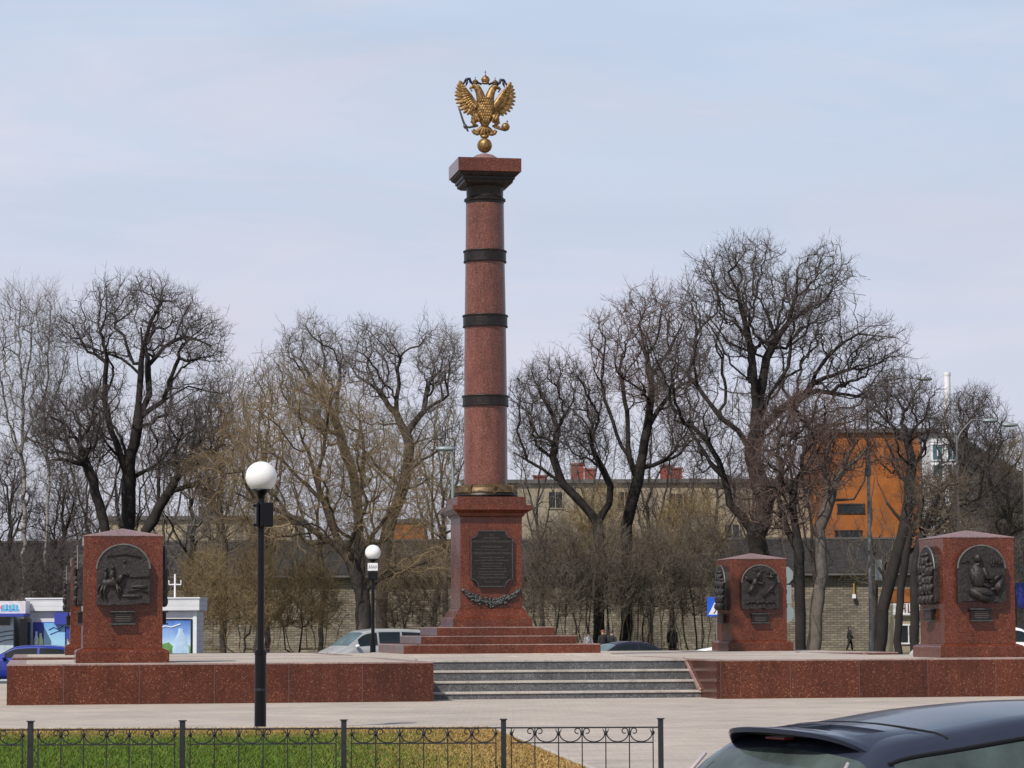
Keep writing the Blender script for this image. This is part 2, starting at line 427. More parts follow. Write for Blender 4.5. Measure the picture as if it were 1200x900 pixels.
def make_grass():
    n = 260000
    x = rng.uniform(-13, 1.3, n); y = rng.uniform(29.5, 45.9, n)
    k = inside(x, y, bed); x, y = x[k], y[k]; n = len(x)
    d = np.minimum(seg_dist(x, y, bed[1], bed[2]), seg_dist(x, y, bed[2], bed[3]))
    db = seg_dist(x, y, bed[3], bed[4])
    pn = np.array([noise.noise(Vector((a*0.35, b*0.35, 0))) for a, b in zip(x[::8], y[::8])]).repeat(8)[:n]
    fn = np.array([noise.noise(Vector((a*1.7, b*1.7, 3))) for a, b in zip(x[::4], y[::4])]).repeat(4)[:n]
    dry = np.clip(1.0 - np.minimum(d/3.4, db/6.0)*1.15 + 0.12 + 0.5*pn + .35*fn, 0, 1)
    dry = np.clip(dry + 0.12*rng.standard_normal(n), 0, 1)
    dry = np.clip(dry*1.25, 0, 1)
    hgt = rng.uniform(0.04, 0.10, n)*(1 - 0.4*dry)
    a = rng.uniform(0, 2*PI, n); wd = rng.uniform(0.006, 0.012, n)
    lx, ly = rng.normal(0, 0.035, n), rng.normal(0, 0.035, n)
    ca, sa = np.cos(a)*wd, np.sin(a)*wd
    z0 = np.full(n, 0.03)
    v = np.stack([np.stack([x-ca, y-sa, z0], 1), np.stack([x+ca, y+sa, z0], 1),
                  np.stack([x+lx*.4+ca*.7, y+ly*.4+sa*.7, z0+hgt*.6], 1), np.stack([x+lx*.4-ca*.7, y+ly*.4-sa*.7, z0+hgt*.6], 1),
                  np.stack([x+lx, y+ly, z0+hgt], 1)], 1).reshape(-1, 3)
    me = bpy.data.meshes.new('grass')
    base = np.arange(n)*5
    loops = np.stack([base, base+1, base+2, base+3, base+3, base+2, base+4], 1).reshape(-1)
    starts = np.stack([np.arange(n)*7, np.arange(n)*7+4], 1).reshape(-1); tot = np.tile([4, 3], n)
    me.vertices.add(len(v)); me.vertices.foreach_set('co', v.reshape(-1).astype(np.float32))
    me.loops.add(len(loops)); me.loops.foreach_set('vertex_index', loops.astype(np.int32))
    me.polygons.add(2*n); me.polygons.foreach_set('loop_start', starts.astype(np.int32)); me.polygons.foreach_set('loop_total', tot.astype(np.int32))
    g1 = np.array([0.050, 0.120, 0.010]); g2 = np.array([0.10, 0.150, 0.018]); d1 = np.array([0.30, 0.175, 0.050]); d2 = np.array([0.40, 0.27, 0.11])
    r = rng.uniform(0, 1, n)[:, None]; dd = dry[:, None]
    c = (g1*(1-r) + g2*r)*(1-dd) + (d1*(1-r) + d2*r)*dd
    c = c*rng.uniform(0.75, 1.4, n)[:, None]
    ca = np.concatenate([c, np.ones((n, 1))], 1).repeat(5, 0)
    at_ = me.color_attributes.new('blade', 'FLOAT_COLOR', 'POINT'); at_.data.foreach_set('color', ca.reshape(-1).astype(np.float32))
    me.update(); me.validate()
    me.materials.append(grass_mat())
    o = bpy.data.objects.new('grass', me); col.objects.link(o)
    tag(o, 'short spring lawn grass, green with a dry straw coloured rim', 'grass', kind='stuff')
make_grass()

# ------------------------------------------------------------------ monument platform
HP = 13.307
SU0, SU1 = -3.48, 3.35      # stair opening along each side
RC = 1.55                   # recess of the lowest riser behind the wall face
TR = 0.50                   # tread depth
plat = thing('monument_platform', 'wide low red granite platform with grey stairs carrying the column and four pylons', 'platform', mon(0, 0), TH)
GB = -0.75
BW = 0.42
def podium(su, sv):
    xs = (-HP, SU0) if su < 0 else (SU1, HP)
    ys = (-HP, SU0) if sv < 0 else (SU1, HP)
    m = MB(); m.box(((xs[0]+xs[1])/2, (ys[0]+ys[1])/2, (GB + H - 0.03)/2), (xs[1]-xs[0], ys[1]-ys[0], H - 0.03 - GB))
    p = m.build('podium', 'granite_wall', plat)
    e = MB(); x0, x1, y0, y1 = xs[0]-.004, xs[1]+.004, ys[0]-.004, ys[1]+.004
    t0, t1 = H-.03, H
    e.box(((x0+x1)/2, y0+BW/2, (t0+t1)/2), (x1-x0, BW, .03)); e.box(((x0+x1)/2, y1-BW/2, (t0+t1)/2), (x1-x0, BW, .03))
    e.box((x0+BW/2, (y0+y1)/2, (t0+t1)/2), (BW, y1-y0-2*BW-.004, .03)); e.box((x1-BW/2, (y0+y1)/2, (t0+t1)/2), (BW, y1-y0-2*BW-.004, .03))
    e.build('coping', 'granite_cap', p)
    f = MB(); f.box(((x0+x1)/2, (y0+y1)/2, (t0+t1)/2 - .002), (x1-x0-2*BW-.006, y1-y0-2*BW-.006, .03))
    f.build('paving', 'paving', p)
for su in (-1, 1):
    for sv in (-1, 1): podium(su, sv)
# crossing between the podiums, draining very slightly from the middle
m = MB()
inn = HP - RC - 3*TR
zc = H + 0.085
def cross_arm(rot):
    t = Matrix.Rotation(rot, 4, 'Z')
    a, b = (SU0 + .002, SU1 - .002)
    m.add([(a, -inn, H-.004), (b, -inn, H-.004), (b, SU0, H-.002), (a, SU0, H-.002)], [(0, 1, 2, 3)], t)
m.add([(SU0, SU0, H-.004), (SU1, SU0, H-.004), (SU1, SU1, H-.004), (SU0, SU1, H-.004), (-2.9, -2.9, zc), (2.9, -2.9, zc), (2.9, 2.9, zc), (-2.9, 2.9, zc)],
      [(0, 1, 5, 4), (1, 2, 6, 5), (2, 3, 7, 6), (3, 0, 4, 7), (4, 5, 6, 7)])
for q in range(4): cross_arm(q*PI/2)
m.build('crossing_paving', 'paving', plat)
zs = [0.175, 0.425, 0.675, H]
for q in range(4):
    t = Matrix.Rotation(q*PI/2, 4, 'Z')
    a, b = (SU0 + .003, SU1 - .003) if q % 2 == 0 else (-SU1 + .003, -SU0 - .003)
    if q == 1 or q == 2: a, b = -SU1 + .003, -SU0 - .003
    if q == 3 or q == 0: a, b = SU0 + .003, SU1 - .003
    st = None
    for i in range(4):
        y0 = -HP + RC + TR*i
        y1 = y0 + TR if i < 3 else y0 + TR*1.2
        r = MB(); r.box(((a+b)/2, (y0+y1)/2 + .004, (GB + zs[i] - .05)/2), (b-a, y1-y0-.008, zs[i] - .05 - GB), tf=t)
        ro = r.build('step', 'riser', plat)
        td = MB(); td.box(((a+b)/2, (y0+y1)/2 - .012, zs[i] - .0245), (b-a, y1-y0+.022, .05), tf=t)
        td.build('tread', 'tread', ro, bevel=.006)
    # sloping pale stringers against both cheeks
    for xx in (a + .028, b - .028):
        s_ = MB(); y0 = -HP + RC; y1 = y0 + 3*TR
        s_.prism([(y0 - .05, zs[0] + .02), (y1 + .05, H + .035), (y1 + .15, H + .035), (y1 + .15, H - .06), (y1, H - .06), (y0 + .05, zs[0] - .06)], xx - .024, xx + .024, 'x', tf=t)
        s_.build('stringer', 'granite_cap', plat)

# ------------------------------------------------------------------ the four relief pylons
def arch(w, h, n=14):
    """outline (x,z): base at z=0, semicircular head, width w, total height h"""
    r = w/2; zc_ = h - r*0.92
    p = [(-r, 0.0), (r, 0.0)]
    for i in range(n + 1):
        a = PI*i/n; p.append((r*math.cos(a), zc_ + r*.92*math.sin(a)))
    return p
PW, PP = 0.933, 1.095
def relief_shapes(kind):
    """raised figures on the bronze, as a mesh in the plaque plane (x, z from plaque base, y<0 outward)"""
    m = MB(); o = -0.012
    def E(x, z, rx, rz_, d=.05, rot=0.0):
        m.ell((0, 0, 0), (rx, d, rz_), 14, 8, Matrix.Translation((x, o, z)) @ Matrix.Rotation(rot, 4, 'Y'))
    def T(pts, r): m.tube([(x, o - .01, z) for x, z in pts], r, 6)
    if kind == 'rider':
        E(-.28, .52, .20, .10, .07); E(-.42, .50, .10, .11, .06)                       # horse trunk
        T([(-.14, .54), (-.05, .66), (.0, .74)], [.085, .065, .05]); E(.05, .72, .10, .04, .05, .5)   # neck, head
        T([(-.16, .48), (-.13, .30), (-.10, .16)], [.045, .03, .025]); T([(-.20, .48), (-.06, .36), (-.10, .22)], [.045, .03, .022])
        T([(-.42, .46), (-.46, .30), (-.40, .14)], [.05, .032, .025]); T([(-.47, .46), (-.54, .30), (-.50, .16)], [.05, .03, .025])
        T([(-.50, .52), (-.58, .42), (-.60, .30)], [.02, .03, .012])
        E(-.27, .70, .07, .13, .06, .15); E(-.25, .87, .045, .055, .05); T([(-.27, .66), (-.20, .52), (-.22, .40)], [.045, .035, .025])
        E(-.42, .68, .05, .11, .05); E(-.42, .83, .04, .05, .045)
        T([(.10, .66), (.60, .65)], .012); T([(.08, .30), (.35, .36), (.58, .28)], .014); T([(-.4, 1.15), (0, 1.2), (.42, 1.12)], .012)
        E(.02, 1.02, .05, .03, .03); E(.38, .42, .20, .05, .03); E(.2, .2, .25, .05, .03)
    elif kind == 'reader':
        E(-.12, 1.10, .105, .125, .10); E(-.12, .66, .20, .34, .12, -.08); T([(-.12, .98), (-.12, .90)], [.07, .09])
        T([(.02, .86), (.10, .62), (.30, .58)], [.09, .075, .05]); T([(-.28, .84), (-.22, .52), (.10, .42), (.24, .34)], [.085, .08, .06, .05])
        E(-.02, .26, .34, .13, .10, .12); T([(-.3, .3), (-.05, .12), (.2, .08)], [.12, .10, .07]); E(.26, .33, .09, .05, .08)
        m.prism([(.16, .52), (.50, .74), (.54, .70), (.22, .46)], -.06, .0, 'y'); m.prism([(.30, .40), (.52, .62), (.58, .52), (.40, .16)], -.05, .0, 'y')
        for i in range(5): T([(.24 + .07*i, .92), (.24 + .07*i, 1.02 + .05*(i % 3))], .016)
        T([(.22, .92), (.56, .92)], .013); T([(-.56, 1.0), (-.34, 1.02)], .012)
    elif kind == 'airman':
        E(-.20, .86, .11, .16, .10, .45); T([(-.14, .98), (-.02, 1.16), (.02, 1.2)], [.09, .06, .02]); T([(-.26, .76), (-.36, .58), (-.42, .50)], [.10, .075, .04])
        T([(-.3, .9), (-.48, .98), (-.52, 1.06)], [.06, .045, .03]); T([(-.12, .86), (.06, .8), (.1, .92)], [.05, .04, .03])
        m.prism([(.22, 1.02), (.26, 1.0), (.50, 1.0), (.50, 1.04), (.38, 1.06), (.36, 1.16), (.32, 1.16), (.33, 1.06), (.22, 1.06)], -.05, 0, 'y')
        T([(.06, .36), (.34, .66), (.56, .90)], [.03, .045, .02]); T([(.26, .60), (.46, .52)], .03); T([(.2, .42), (.1, .5)], .02)
        for i in range(6): T([(-.5 + .16*i, .16 + .05*(i % 2)), (-.38 + .16*i, .24), (-.30 + .16*i, .14)], .02)
        for i in range(4): T([(-.2 + .2*i, 1.24 - .04*i), (-.06 + .2*i, 1.28 - .05*i)], .015)
    else:
        rnd = random.Random(sum(map(ord, kind)))
        for r in range(5):
            for c_ in range(4):
                x = -.42 + .27*c_ + rnd.uniform(-.05, .05) + (r % 2)*.06; z = .10 + .24*r + rnd.uniform(-.03, .03)
                if abs(x) > .54 or z > 1.18 - abs(x)*.5: continue
                E(x, z, .10, .13, .07, rnd.uniform(-.4, .4)); E(x + .01, z + .16, .05, .06, .06)
                T([(x - .08, z + .06), (x + .1, z - .02), (x + .14, z + .1)], .03)
    return m
ZB, ZT, ZA = 0.341, 2.993, 3.213
def pylon(su, sv, label, scenes):
    p = thing('relief_pylon', label, 'pylon', mon(su*10.64, sv*10.48, H), TH, 'red granite pylons with bronze reliefs on the platform corners')
    MB().sq([(PP, 0.0), (PP, .255), (PP - .02, .29), (PW + .035, .335), (PW + .01, ZB)]).build('plinth', 'granite', p, bevel=.008)
    MB().sq([(PW + .003, ZB - .004), (PW, ZT)]).build('body', 'granite', p, bevel=.012)
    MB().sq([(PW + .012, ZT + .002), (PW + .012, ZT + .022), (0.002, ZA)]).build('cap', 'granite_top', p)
    for q, scn in enumerate(scenes):
        t = Matrix.Rotation(q*PI/2, 4, 'Z') @ Matrix.Translation((0, -PW, 0))
        pts = arch(1.25, 1.42); pt_ = (.20, .08, .10, .13)[q]
        # ragged lower edge
        rnd = random.Random(q + int(su*3 + sv*7) + 40)
        low = [(-.625 + 1.25*i/9, rnd.uniform(-.035, .03)) for i in range(10)]
        pts = low + pts[2:]
        m = MB(); m.prism([(x, z + 1.375) for x, z in pts], -pt_, .02, 'y', tf=t)
        pl = m.build('relief_plaque', 'bronze_relief', p, bevel=.012)
        fr = MB(); ins = arch(1.25, 1.42); ring = [(x, -pt_, z + 1.375) for x, z in ins[2:]]
        fr.tube(ring, .022, 6, tf=t); fr.build('rim', 'rim_bronze', pl, smooth=True)
        f = relief_shapes(scn)
        f.build('relief_figures', 'bronze_relief', pl, smooth='full').matrix_local = t @ Matrix.Translation((0, -pt_ + .005, 1.375)) @ Matrix.Diagonal((1, 1.45 if q in (0, 3) else 1.0, 1, 1))
        lb = MB(); lb.box((0, -.05, 1.06), (.54, .14, .27), tf=t)
        l = lb.build('caption_plate', 'bronze', p, bevel=.01)
        le = MB(); le.box((0, -.075, .915), (.58, .19, .035), tf=t); le.box((0, -.075, 1.205), (.58, .19, .03), tf=t)
        le.build('ledge', 'patina', l, bevel=.006)
        ln = MB()
        for i in range(4): ln.box((0, -.122, 1.14 - i*.05), (.40 - .06*(i % 2), .006, .014), tf=t)
        ln.build('caption_lines', 'lettering', l)
    return p
# faces in order: front, right, back, left
pylon(-1, -1, 'pylon at the near left corner with an arched bronze horseman relief', ['rider', 'crowd_a', 'crowd_b', 'crowd_c'])
pylon(1, -1, 'pylon at the near right corner with a bronze relief of a seated figure reading', ['reader', 'crowd_d', 'crowd_e', 'crowd_f'])
pylon(1, 1, 'pylon at the far right corner beside the blue crossing sign, relief with a falling airman', ['airman', 'crowd_g', 'crowd_h', 'crowd_i'])
pylon(-1, 1, 'pylon at the far left corner, nearly hidden behind the horseman pylon', ['crowd_j', 'crowd_k', 'crowd_l', 'crowd_m'])

# ------------------------------------------------------------------ the column
colm = thing('memorial_column', 'tall red granite column with dark bronze bands and a gilded double headed eagle on top', 'column', mon(0, 0, H), TH)
def zat(py, v=0.0):
    D = MY + v*cT
    return at(569, py, D).z - H
R1, R2 = 0.338, 0.566
Z3 = zat(735, -1.668)
MB().box((0, 0, R1/2), (2*2.748, 2*2.748, R1)).build('base_step', 'granite', colm, bevel=.012)
MB().box((0, 0, (R1+R2)/2 + .002), (2*2.19, 2*2.19, R2-R1)).build('base_step', 'granite', colm, bevel=.012)
MB().box((0, 0, (R2+Z3)/2 + .004), (2*1.668, 2*1.668, Z3-R2)).build('base_step', 'granite', colm, bevel=.012)
for hf, zt_ in ((2.748, R1), (2.19, R2 + .002), (1.668, Z3 + .004)):
    q = MB(); e_ = hf + .006
    for k_ in range(4): q.box((0, -hf + .03, zt_ - .008), (2*e_ - (.084 if k_ % 2 else 0), .072, .026), tf=Matrix.Rotation(k_*PI/2, 4, 'Z'))
    q.build('lit_edge', 'granite_cap', colm)  # pale strip painting the lit upper edge of each step
z0 = Z3 + .004; z1 = zat(725, -1.12); z2 = zat(713, -.92)
MB().sq([(1.13, z0), (1.13, z1), (1.10, z1+.02), (1.06, z1+.05), (.97, z2-.06), (.935, z2-.03), (.935, z2)]).build('pedestal_base', 'granite', colm, bevel=.006)
z3 = zat(606, -.9); z4 = zat(600, -1.0); z5 = zat(592.5, -1.14); z6 = zat(582, -.98)
ped = MB().sq([(.885, z2), (.885, z3)]).build('pedestal', 'granite', colm, bevel=.01)
MB().sq([(.89, z3), (.93, z3+.03), (.98, z4-.03), (1.05, z4+.01), (1.10, z4+.04), (1.145, z4+.06), (1.145, z5), (1.12, z5+.02)]).build('cornice', 'granite', colm, bevel=.006)
MB().sq([(.985, z5+.02), (.985, z6)]).build('upper_block', 'granite', colm, bevel=.01)
# bronze laurel ring under the shaft
z7 = zat(577, -.6); z8 = zat(567, -.6)
ring = MB(); ring.lathe([(.90, z6), (.93, z6+.06), (.90, z6+.12)], n=48)
ring.build('base_ring', 'bronze', colm, smooth=True)
lw = MB(); lw.lathe([(.86, z6+.12), (.90, z6+.17), (.88, z6+.26), (.80, z6+.33), (.72, z8-.02), (.66, z8)], n=48)
lo_ = lw.build('laurel_wreath', 'bronze_gold', colm, smooth=True)
lv = MB()
rnd = random.Random(5)
for a in range(64):
    for t_ in range(3):
        an = 2*PI*(a + .5*t_)/64; r = .90 - .035*t_; z = z6 + .15 + .075*t_
        lv.ell((0, 0, 0), (.055, .02, .03), 6, 4, Matrix.Rotation(an, 4, 'Z') @ Matrix.Translation((0, -r, z)) @ Matrix.Rotation(rnd.uniform(-.5, .5), 4, 'Y'))
lv.build('laurel_leaves', 'bronze_gold', lo_, smooth='full')
rb = MB()
for a in range(8):
    rb.box((0, -.82, z6 + .22), (.10, .22, .26), tf=Matrix.Rotation(2*PI*a/8 + .1, 4, 'Z'))
rb.build('ribbon_tie', 'bronze_gold', lo_, bevel=.02)
# shaft with a slight entasis
z9 = zat(237, -.5)
prof = []
for i in range(25):
    t_ = i/24; r = .622 - .072*t_ + .016*math.sin(PI*min(1, t_*1.2)); prof.append((r, z8 - .02 + (z9 - z8 + .02)*t_))
MB().lathe(prof, n=64).build('shaft', 'granite_shaft', colm, smooth=True)
def rshaft(z): 
    t_ = (z - z8)/(z9 - z8); return .622 - .072*t_ + .016*math.sin(PI*min(1, t_*1.2))
for (ya, yb) in ((475, 462), (381.5, 367), (305, 291)):
    za_, zb_ = zat(ya, -.6), zat(yb, -.6); r = rshaft((za_+zb_)/2)
    MB().lathe([(r-.01, za_), (r+.055, za_+.005), (r+.062, za_+.03), (r+.045, za_+.05), (r+.045, zb_-.06), (r+.065, zb_-.045), (r+.072, zb_-.02), (r+.06, zb_), (r-.01, zb_)], n=64).build('bronze_band', 'bronze', colm, smooth=True)
# capital
zn = zat(231, -.5); zab0 = zat(200.5, -.9); zab1 = zat(184.7, -.9)
MB().lathe([(.55, z9), (.555, zn-.07), (.60, zn-.05), (.605, zn+.0), (.56, zn+.03), (.53, zn+.06), (.535, zat(222)), (.56, zat(220)), (.66, zat(216.5)), (.71, zat(214))], n=56).build('capital_neck', 'bronze', colm, smooth=True)
zc0 = zat(214)
cap = MB().sq([(.60, zc0-.16), (.70, zc0-.10), (.715, zc0-.02), (.755, zc0), (.755, zc0+.07), (.80, zc0+.09), (.86, zab0-.04), (.87, zab0)])
cap.build('capital', 'bronze', colm, bevel=.01)
MB().sq([(.915, zab0+.002), (.915, zab1)]).build('abacus', 'granite', colm, bevel=.01)
zd = zat(180.3)
MB().lathe([(.47, zab1), (.46, zab1+.02), (.40, zab1+(zd-zab1)*.45), (.25, zab1+(zd-zab1)*.83), (.10, zd), (.02, zd+.005)], n=40).build('dome', 'granite_top', colm, smooth=True)

# pedestal plaque with notched corners
zp0, zp1 = zat(687.5, -.95), zat(622.5, -.95)
pw = 0.59; nr = .205
pts = []
for (cx_, cz_, a0) in ((-pw, zp0, 90), (pw, zp0, 180), (pw, zp1, 270), (-pw, zp1, 0)):
    arc = [(cx_ + nr*math.cos(math.radians(a0 - 90*i/6)), cz_ + nr*math.sin(math.radians(a0 - 90*i/6))) for i in range(7)]
    pts += arc
m = MB().prism(pts, -.885 - .11, -.88, 'y')
pq = m.build('inscription_plaque', 'bronze', colm, bevel=.02)
e = MB().tube([(x, -.997, z) for x, z in pts + pts[:1]], .018, 6); e.build('rim', 'patina', pq, smooth=True)
L = zp1 - zp0
lines = [('УКАЗ', .05, .93), ('ПРЕЗИДЕНТА', .066, .875), ('РОССИЙСКОЙ ФЕДЕРАЦИИ', .078, .81), ('О ПРИСВОЕНИИ', .075, .715), ('почётного звания Российской Федерации', .045, .665),
         ('«ГОРОД ВОИНСКОЙ СЛАВЫ»', .082, .60), ('За мужество, стойкость', .062, .525), ('и массовый героизм, проявленные', .058, .475), ('защитниками города', .062, .42),
         ('в борьбе за свободу', .056, .37), ('и независимость Отечества', .058, .325), ('присвоить почётное звание', .06, .27), ('Российской Федерации', .062, .22),
         ('«Город воинской славы»', .07, .165), ('Москва, Кремль', .055, .085)]
text_mesh('inscription', [(t_, s_, 0, zp0 + L*f_) for t_, s_, f_ in lines], 'lettering', pq, Matrix.Translation((0, -.9975, 0)))
# oak garland below the plaque
ga = MB(); rnd = random.Random(3)
pathz = lambda x: zat(706, -.95) + .36*(abs(x)/.83)**2.0
for i in range(120):
    x = rnd.uniform(-.83, .83); r = .115*(1 - abs(x)/.83)**.6 + .03
    a = rnd.uniform(0, 2*PI); rr = r*math.sqrt(rnd.random())
    ga.ell((0, 0, 0), (rnd.uniform(.05, .085), .018, .03), 6, 4, Matrix.Translation((x, -.91 - rnd.uniform(0, .06), pathz(x) + rr*math.sin(a))) @ Matrix.Rotation(rnd.uniform(-.9, .9) - .5*(1 if x > 0 else -1), 4, 'Y'))
ga.tube([(x, -.92, pathz(x)) for x in np.linspace(-.85, .85, 15)], .045, 6)
ga.build('oak_garland', 'patina', colm, smooth='full')

# ------------------------------------------------------------------ the eagle on its ball
UE = 0.003126
zbq = zat(170.6)
MB().ell((0, 0, zbq), (.215, .215, .215), 32, 20).build('gilded_ball', 'gold', colm, smooth='full')
def ep(X, Y, d=0.0): return Vector(((X - 345)*UE, d, zbq + (748 - Y)*UE))
eg = MB()
rings = []
for (Y, X, hw) in ((292, 355, 30), (305, 356, 58), (350, 357, 82), (410, 355, 86), (465, 352, 80), (515, 350, 60), (550, 348, 40), (575, 347, 30)):
    c_ = ep(X, Y); rings.append([(c_.x + hw*UE*math.cos(2*PI*k/20), .62*hw*UE*math.sin(2*PI*k/20), c_.z) for k in range(20)])
eg.loft(rings)
rnd = random.Random(9)
for r in range(9):
    for k_ in range(-3, 4):
        X = 354 + k_*21 + (r % 2)*10; Y = 315 + r*26
        if abs(X - 354) > 66 - max(0, r-5)*9: continue
        dd = -.62*84*UE*math.sqrt(max(.05, 1 - ((X-354)/76.)**2))
        eg.ell((0, 0, 0), (13*UE, .02, 20*UE), 8, 5, Matrix.Translation(ep(X, Y, dd + .01)) @ Matrix.Rotation(.25, 4, 'X'))
        eg.ell((0, 0, 0), (13*UE, .02, 20*UE), 8, 5, Matrix.Translation(ep(X, Y, -dd - .01)) @ Matrix.Rotation(-.25, 4, 'X'))
eagle = eg.build('eagle', 'gold', colm, smooth='full')
def mirX(X): return 704 - X
for sgn in (-1, 1):
    fx = (lambda X: X) if sgn < 0 else mirX
    nk = MB()
    path = [(325, 345), (312, 300), (302, 262), (285, 222), (266, 196)]
    nk.tube([ep(fx(a), b) for a, b in path], [50*UE, 44*UE, 39*UE, 35*UE, 32*UE], 14)
    nk.ell(ep(fx(256), 192), (27*UE, 24*UE, 23*UE), 14, 10)
    nk.tube([ep(fx(240), 196), ep(fx(222), 200), ep(fx(208), 212), ep(fx(204), 226)], [15*UE, 12*UE, 7*UE, 2*UE], 8)
    nk.tube([ep(fx(238), 206), ep(fx(220), 216), ep(fx(214), 224)], [9*UE, 6*UE, 2*UE], 6)
    for i in range(16):
        t_ = i/15.; k_ = min(3, int(t_*4)); a, b = path[k_], path[k_+1]; f_ = t_*4 - k_ if k_ < 3 else min(1, t_*4-3)
        X = a[0] + (b[0]-a[0])*f_; Y = a[1] + (b[1]-a[1])*f_
        for d_ in (-1, 1):
            nk.ell((0, 0, 0), (11*UE, .02, 19*UE), 6, 4, Matrix.Translation(ep(fx(X + rnd.uniform(-18, 18)), Y, d_*30*UE)))
    for i in range(5):
        nk.tube([ep(fx(300 - i*4), 215 + i*22), ep(fx(316 + 3*i), 226 + i*24), ep(fx(318 + 2*i), 240 + i*25)] if sgn > 99 else [ep(fx(272 - i*2 + i*3), 222 + i*24), ep(fx(262 + i*2), 238 + i*24)], [9*UE, 2*UE], 5)
    hd = nk.build('head', 'gold', eagle, smooth='full')
    tg = MB().tube([ep(fx(214), 226), ep(fx(232), 240), ep(fx(216), 246)], [6*UE, 7*UE, 2*UE], 6); tg.ell(ep(fx(246), 188, -23*UE), (4*UE,)*3, 8, 6)
    tg.build('tongue', 'dark_ribbon', hd, smooth='full')
    # wing
    wg = MB()
    wg.tube([ep(fx(300), 395), ep(fx(262), 372), ep(fx(238), 330), ep(fx(205), 275), ep(fx(160), 215), ep(fx(118), 165)], [24*UE, 26*UE, 24*UE, 20*UE, 14*UE, 6*UE], 10)
    def feather(b, t_, wid, d):
        b3, t3 = ep(fx(b[0]), b[1], d), ep(fx(t_[0]), t_[1], d)
        ax = t3 - b3; Lf = ax.length; ang = math.atan2(ax.x, ax.z)
        wg.ell((0, 0, 0), (wid*UE, .022, Lf/2*1.04), 10, 8, Matrix.Translation((b3 + t3)/2) @ Matrix.Rotation(ang, 4, 'Y'))
        wg.tube([b3 + Vector((0, -.022, 0)), t3 + Vector((0, -.012, 0))], [.010, .004], 5)
    tips = [(107, 146), (86, 178), (74, 212), (66, 248), (63, 284), (67, 322), (76, 358), (92, 392), (116, 424), (148, 450), (182, 466), (216, 468), (246, 452)]
    bases = [(150, 208), (168, 226), (182, 246), (194, 264), (204, 280), (214, 296), (222, 312), (230, 328), (237, 342), (244, 356), (252, 368), (262, 380), (272, 390)]
    for i, (b, t_) in enumerate(zip(bases, tips)): feather(b, t_, 20, .012 if i % 2 else -.004)
    for i in range(12):
        b = bases[i]; t_ = ((tips[i][0] + tips[i+1][0])/2*.52 + b[0]*.48, (tips[i][1] + tips[i+1][1])/2*.52 + b[1]*.48)
        feather(b, t_, 17, -.03); feather(b, t_, 17, .035)
    for i in range(0, 12, 1):
        b = bases[i]; t_ = (tips[i][0]*.27 + b[0]*.73, tips[i][1]*.27 + b[1]*.73)
        feather((b[0] + 6, b[1] - 6), t_, 11, -.052)
    wg.build('wing', 'gold', eagle, smooth='full')
    # leg
    lg = MB()
    lg.ell((0, 0, 0), (42*UE, 40*UE, 50*UE), 14, 10, Matrix.Translation(ep(fx(262), 490)) @ Matrix.Rotation(.5*(-sgn), 4, 'Y'))
    lg.tube([ep(fx(262), 495), ep(fx(235), 532), ep(fx(262), 560), ep(fx(285), 566)], [38*UE, 24*UE, 15*UE, 10*UE], 10)
    for i in range(8): lg.ell(ep(fx(240 + 7*i), 470 + 10*(i % 4) + 3*i, -36*UE), (12*UE, .02, 18*UE), 6, 4)
    for d_ in (-.03, 0, .03): lg.tube([ep(fx(240), 560, d_), ep(fx(222), 572, d_*1.3), ep(fx(210), 588, d_)], [10*UE, 8*UE, 3*UE], 6)
    lg.build('leg', 'gold', eagle, smooth='full')
    rbn = MB()
    rp = [(320, 172), (290, 160), (238, 176), (214, 150), (206, 124), (178, 130), (160, 150)]
    rbn.tube([ep(fx(a), b, .01) for a, b in rp], [10*UE, 11*UE, 10*UE, 14*UE, 15*UE, 16*UE, 10*UE], 6)
    rbn.tube([ep(fx(182), 134), ep(fx(180), 165), ep(fx(168), 196)], [9*UE, 11*UE, 4*UE], 6); rbn.tube([ep(fx(165), 146), ep(fx(152), 166), ep(fx(148), 182)], [9*UE, 10*UE, 3*UE], 6)
    rbn.build('ribbon', 'dark_ribbon', eagle, smooth='full')
def crown(X, Yb, w_, h_):
    c_ = MB(); b = ep(X, Yb); W = w_/2*UE
    c_.lathe([(W*.72, 0), (W*.80, .012), (W*.74, .03), (W*.95, h_*UE*.45), (W*.92, h_*UE*.62), (W*.6, h_*UE*.85), (W*.15, h_*UE*.97), (W*.1, h_*UE)], tuple(b), 18)
    c_.ell(b + Vector((0, 0, h_*UE*1.02)), (W*.2,)*3, 8, 6)
    c_.box(b + Vector((0, 0, h_*UE*1.30)), (W*.12, W*.12, h_*UE*.55)); c_.box(b + Vector((0, 0, h_*UE*1.38)), (W*.42, W*.12, W*.13))
    for k_ in range(8): c_.ell(b + Vector((W*.9*math.cos(k_*PI/4), W*.9*math.sin(k_*PI/4), h_*UE*.5)), (W*.13,)*3, 6, 4)
    c_.build('crown', 'bronze_gold' if w_ < 70 else 'gold', eagle, smooth=True)
crown(355, 168, 84, 80); crown(260, 172, 56, 44); crown(446, 172, 56, 44)
sp_ = MB().tube([ep(104, 405, -.02), ep(118, 450, -.03), ep(140, 520, -.04), ep(163, 580, -.05), ep(190, 625, -.04)], [9*UE, 9*UE, 10*UE, 11*UE, 6*UE], 8)
sp_.ell(ep(160, 575, -.05), (18*UE, 18*UE, 24*UE), 10, 8); sp_.tube([ep(150, 580, -.05), ep(205, 582, -.04), ep(265, 568, -.02)], [11*UE, 10*UE, 12*UE], 8)
sp_.tube([ep(176, 590, -.05), ep(188, 622, -.05)], [12*UE, 4*UE], 6)
sp_.build('sceptre', 'patina', eagle, smooth='full')
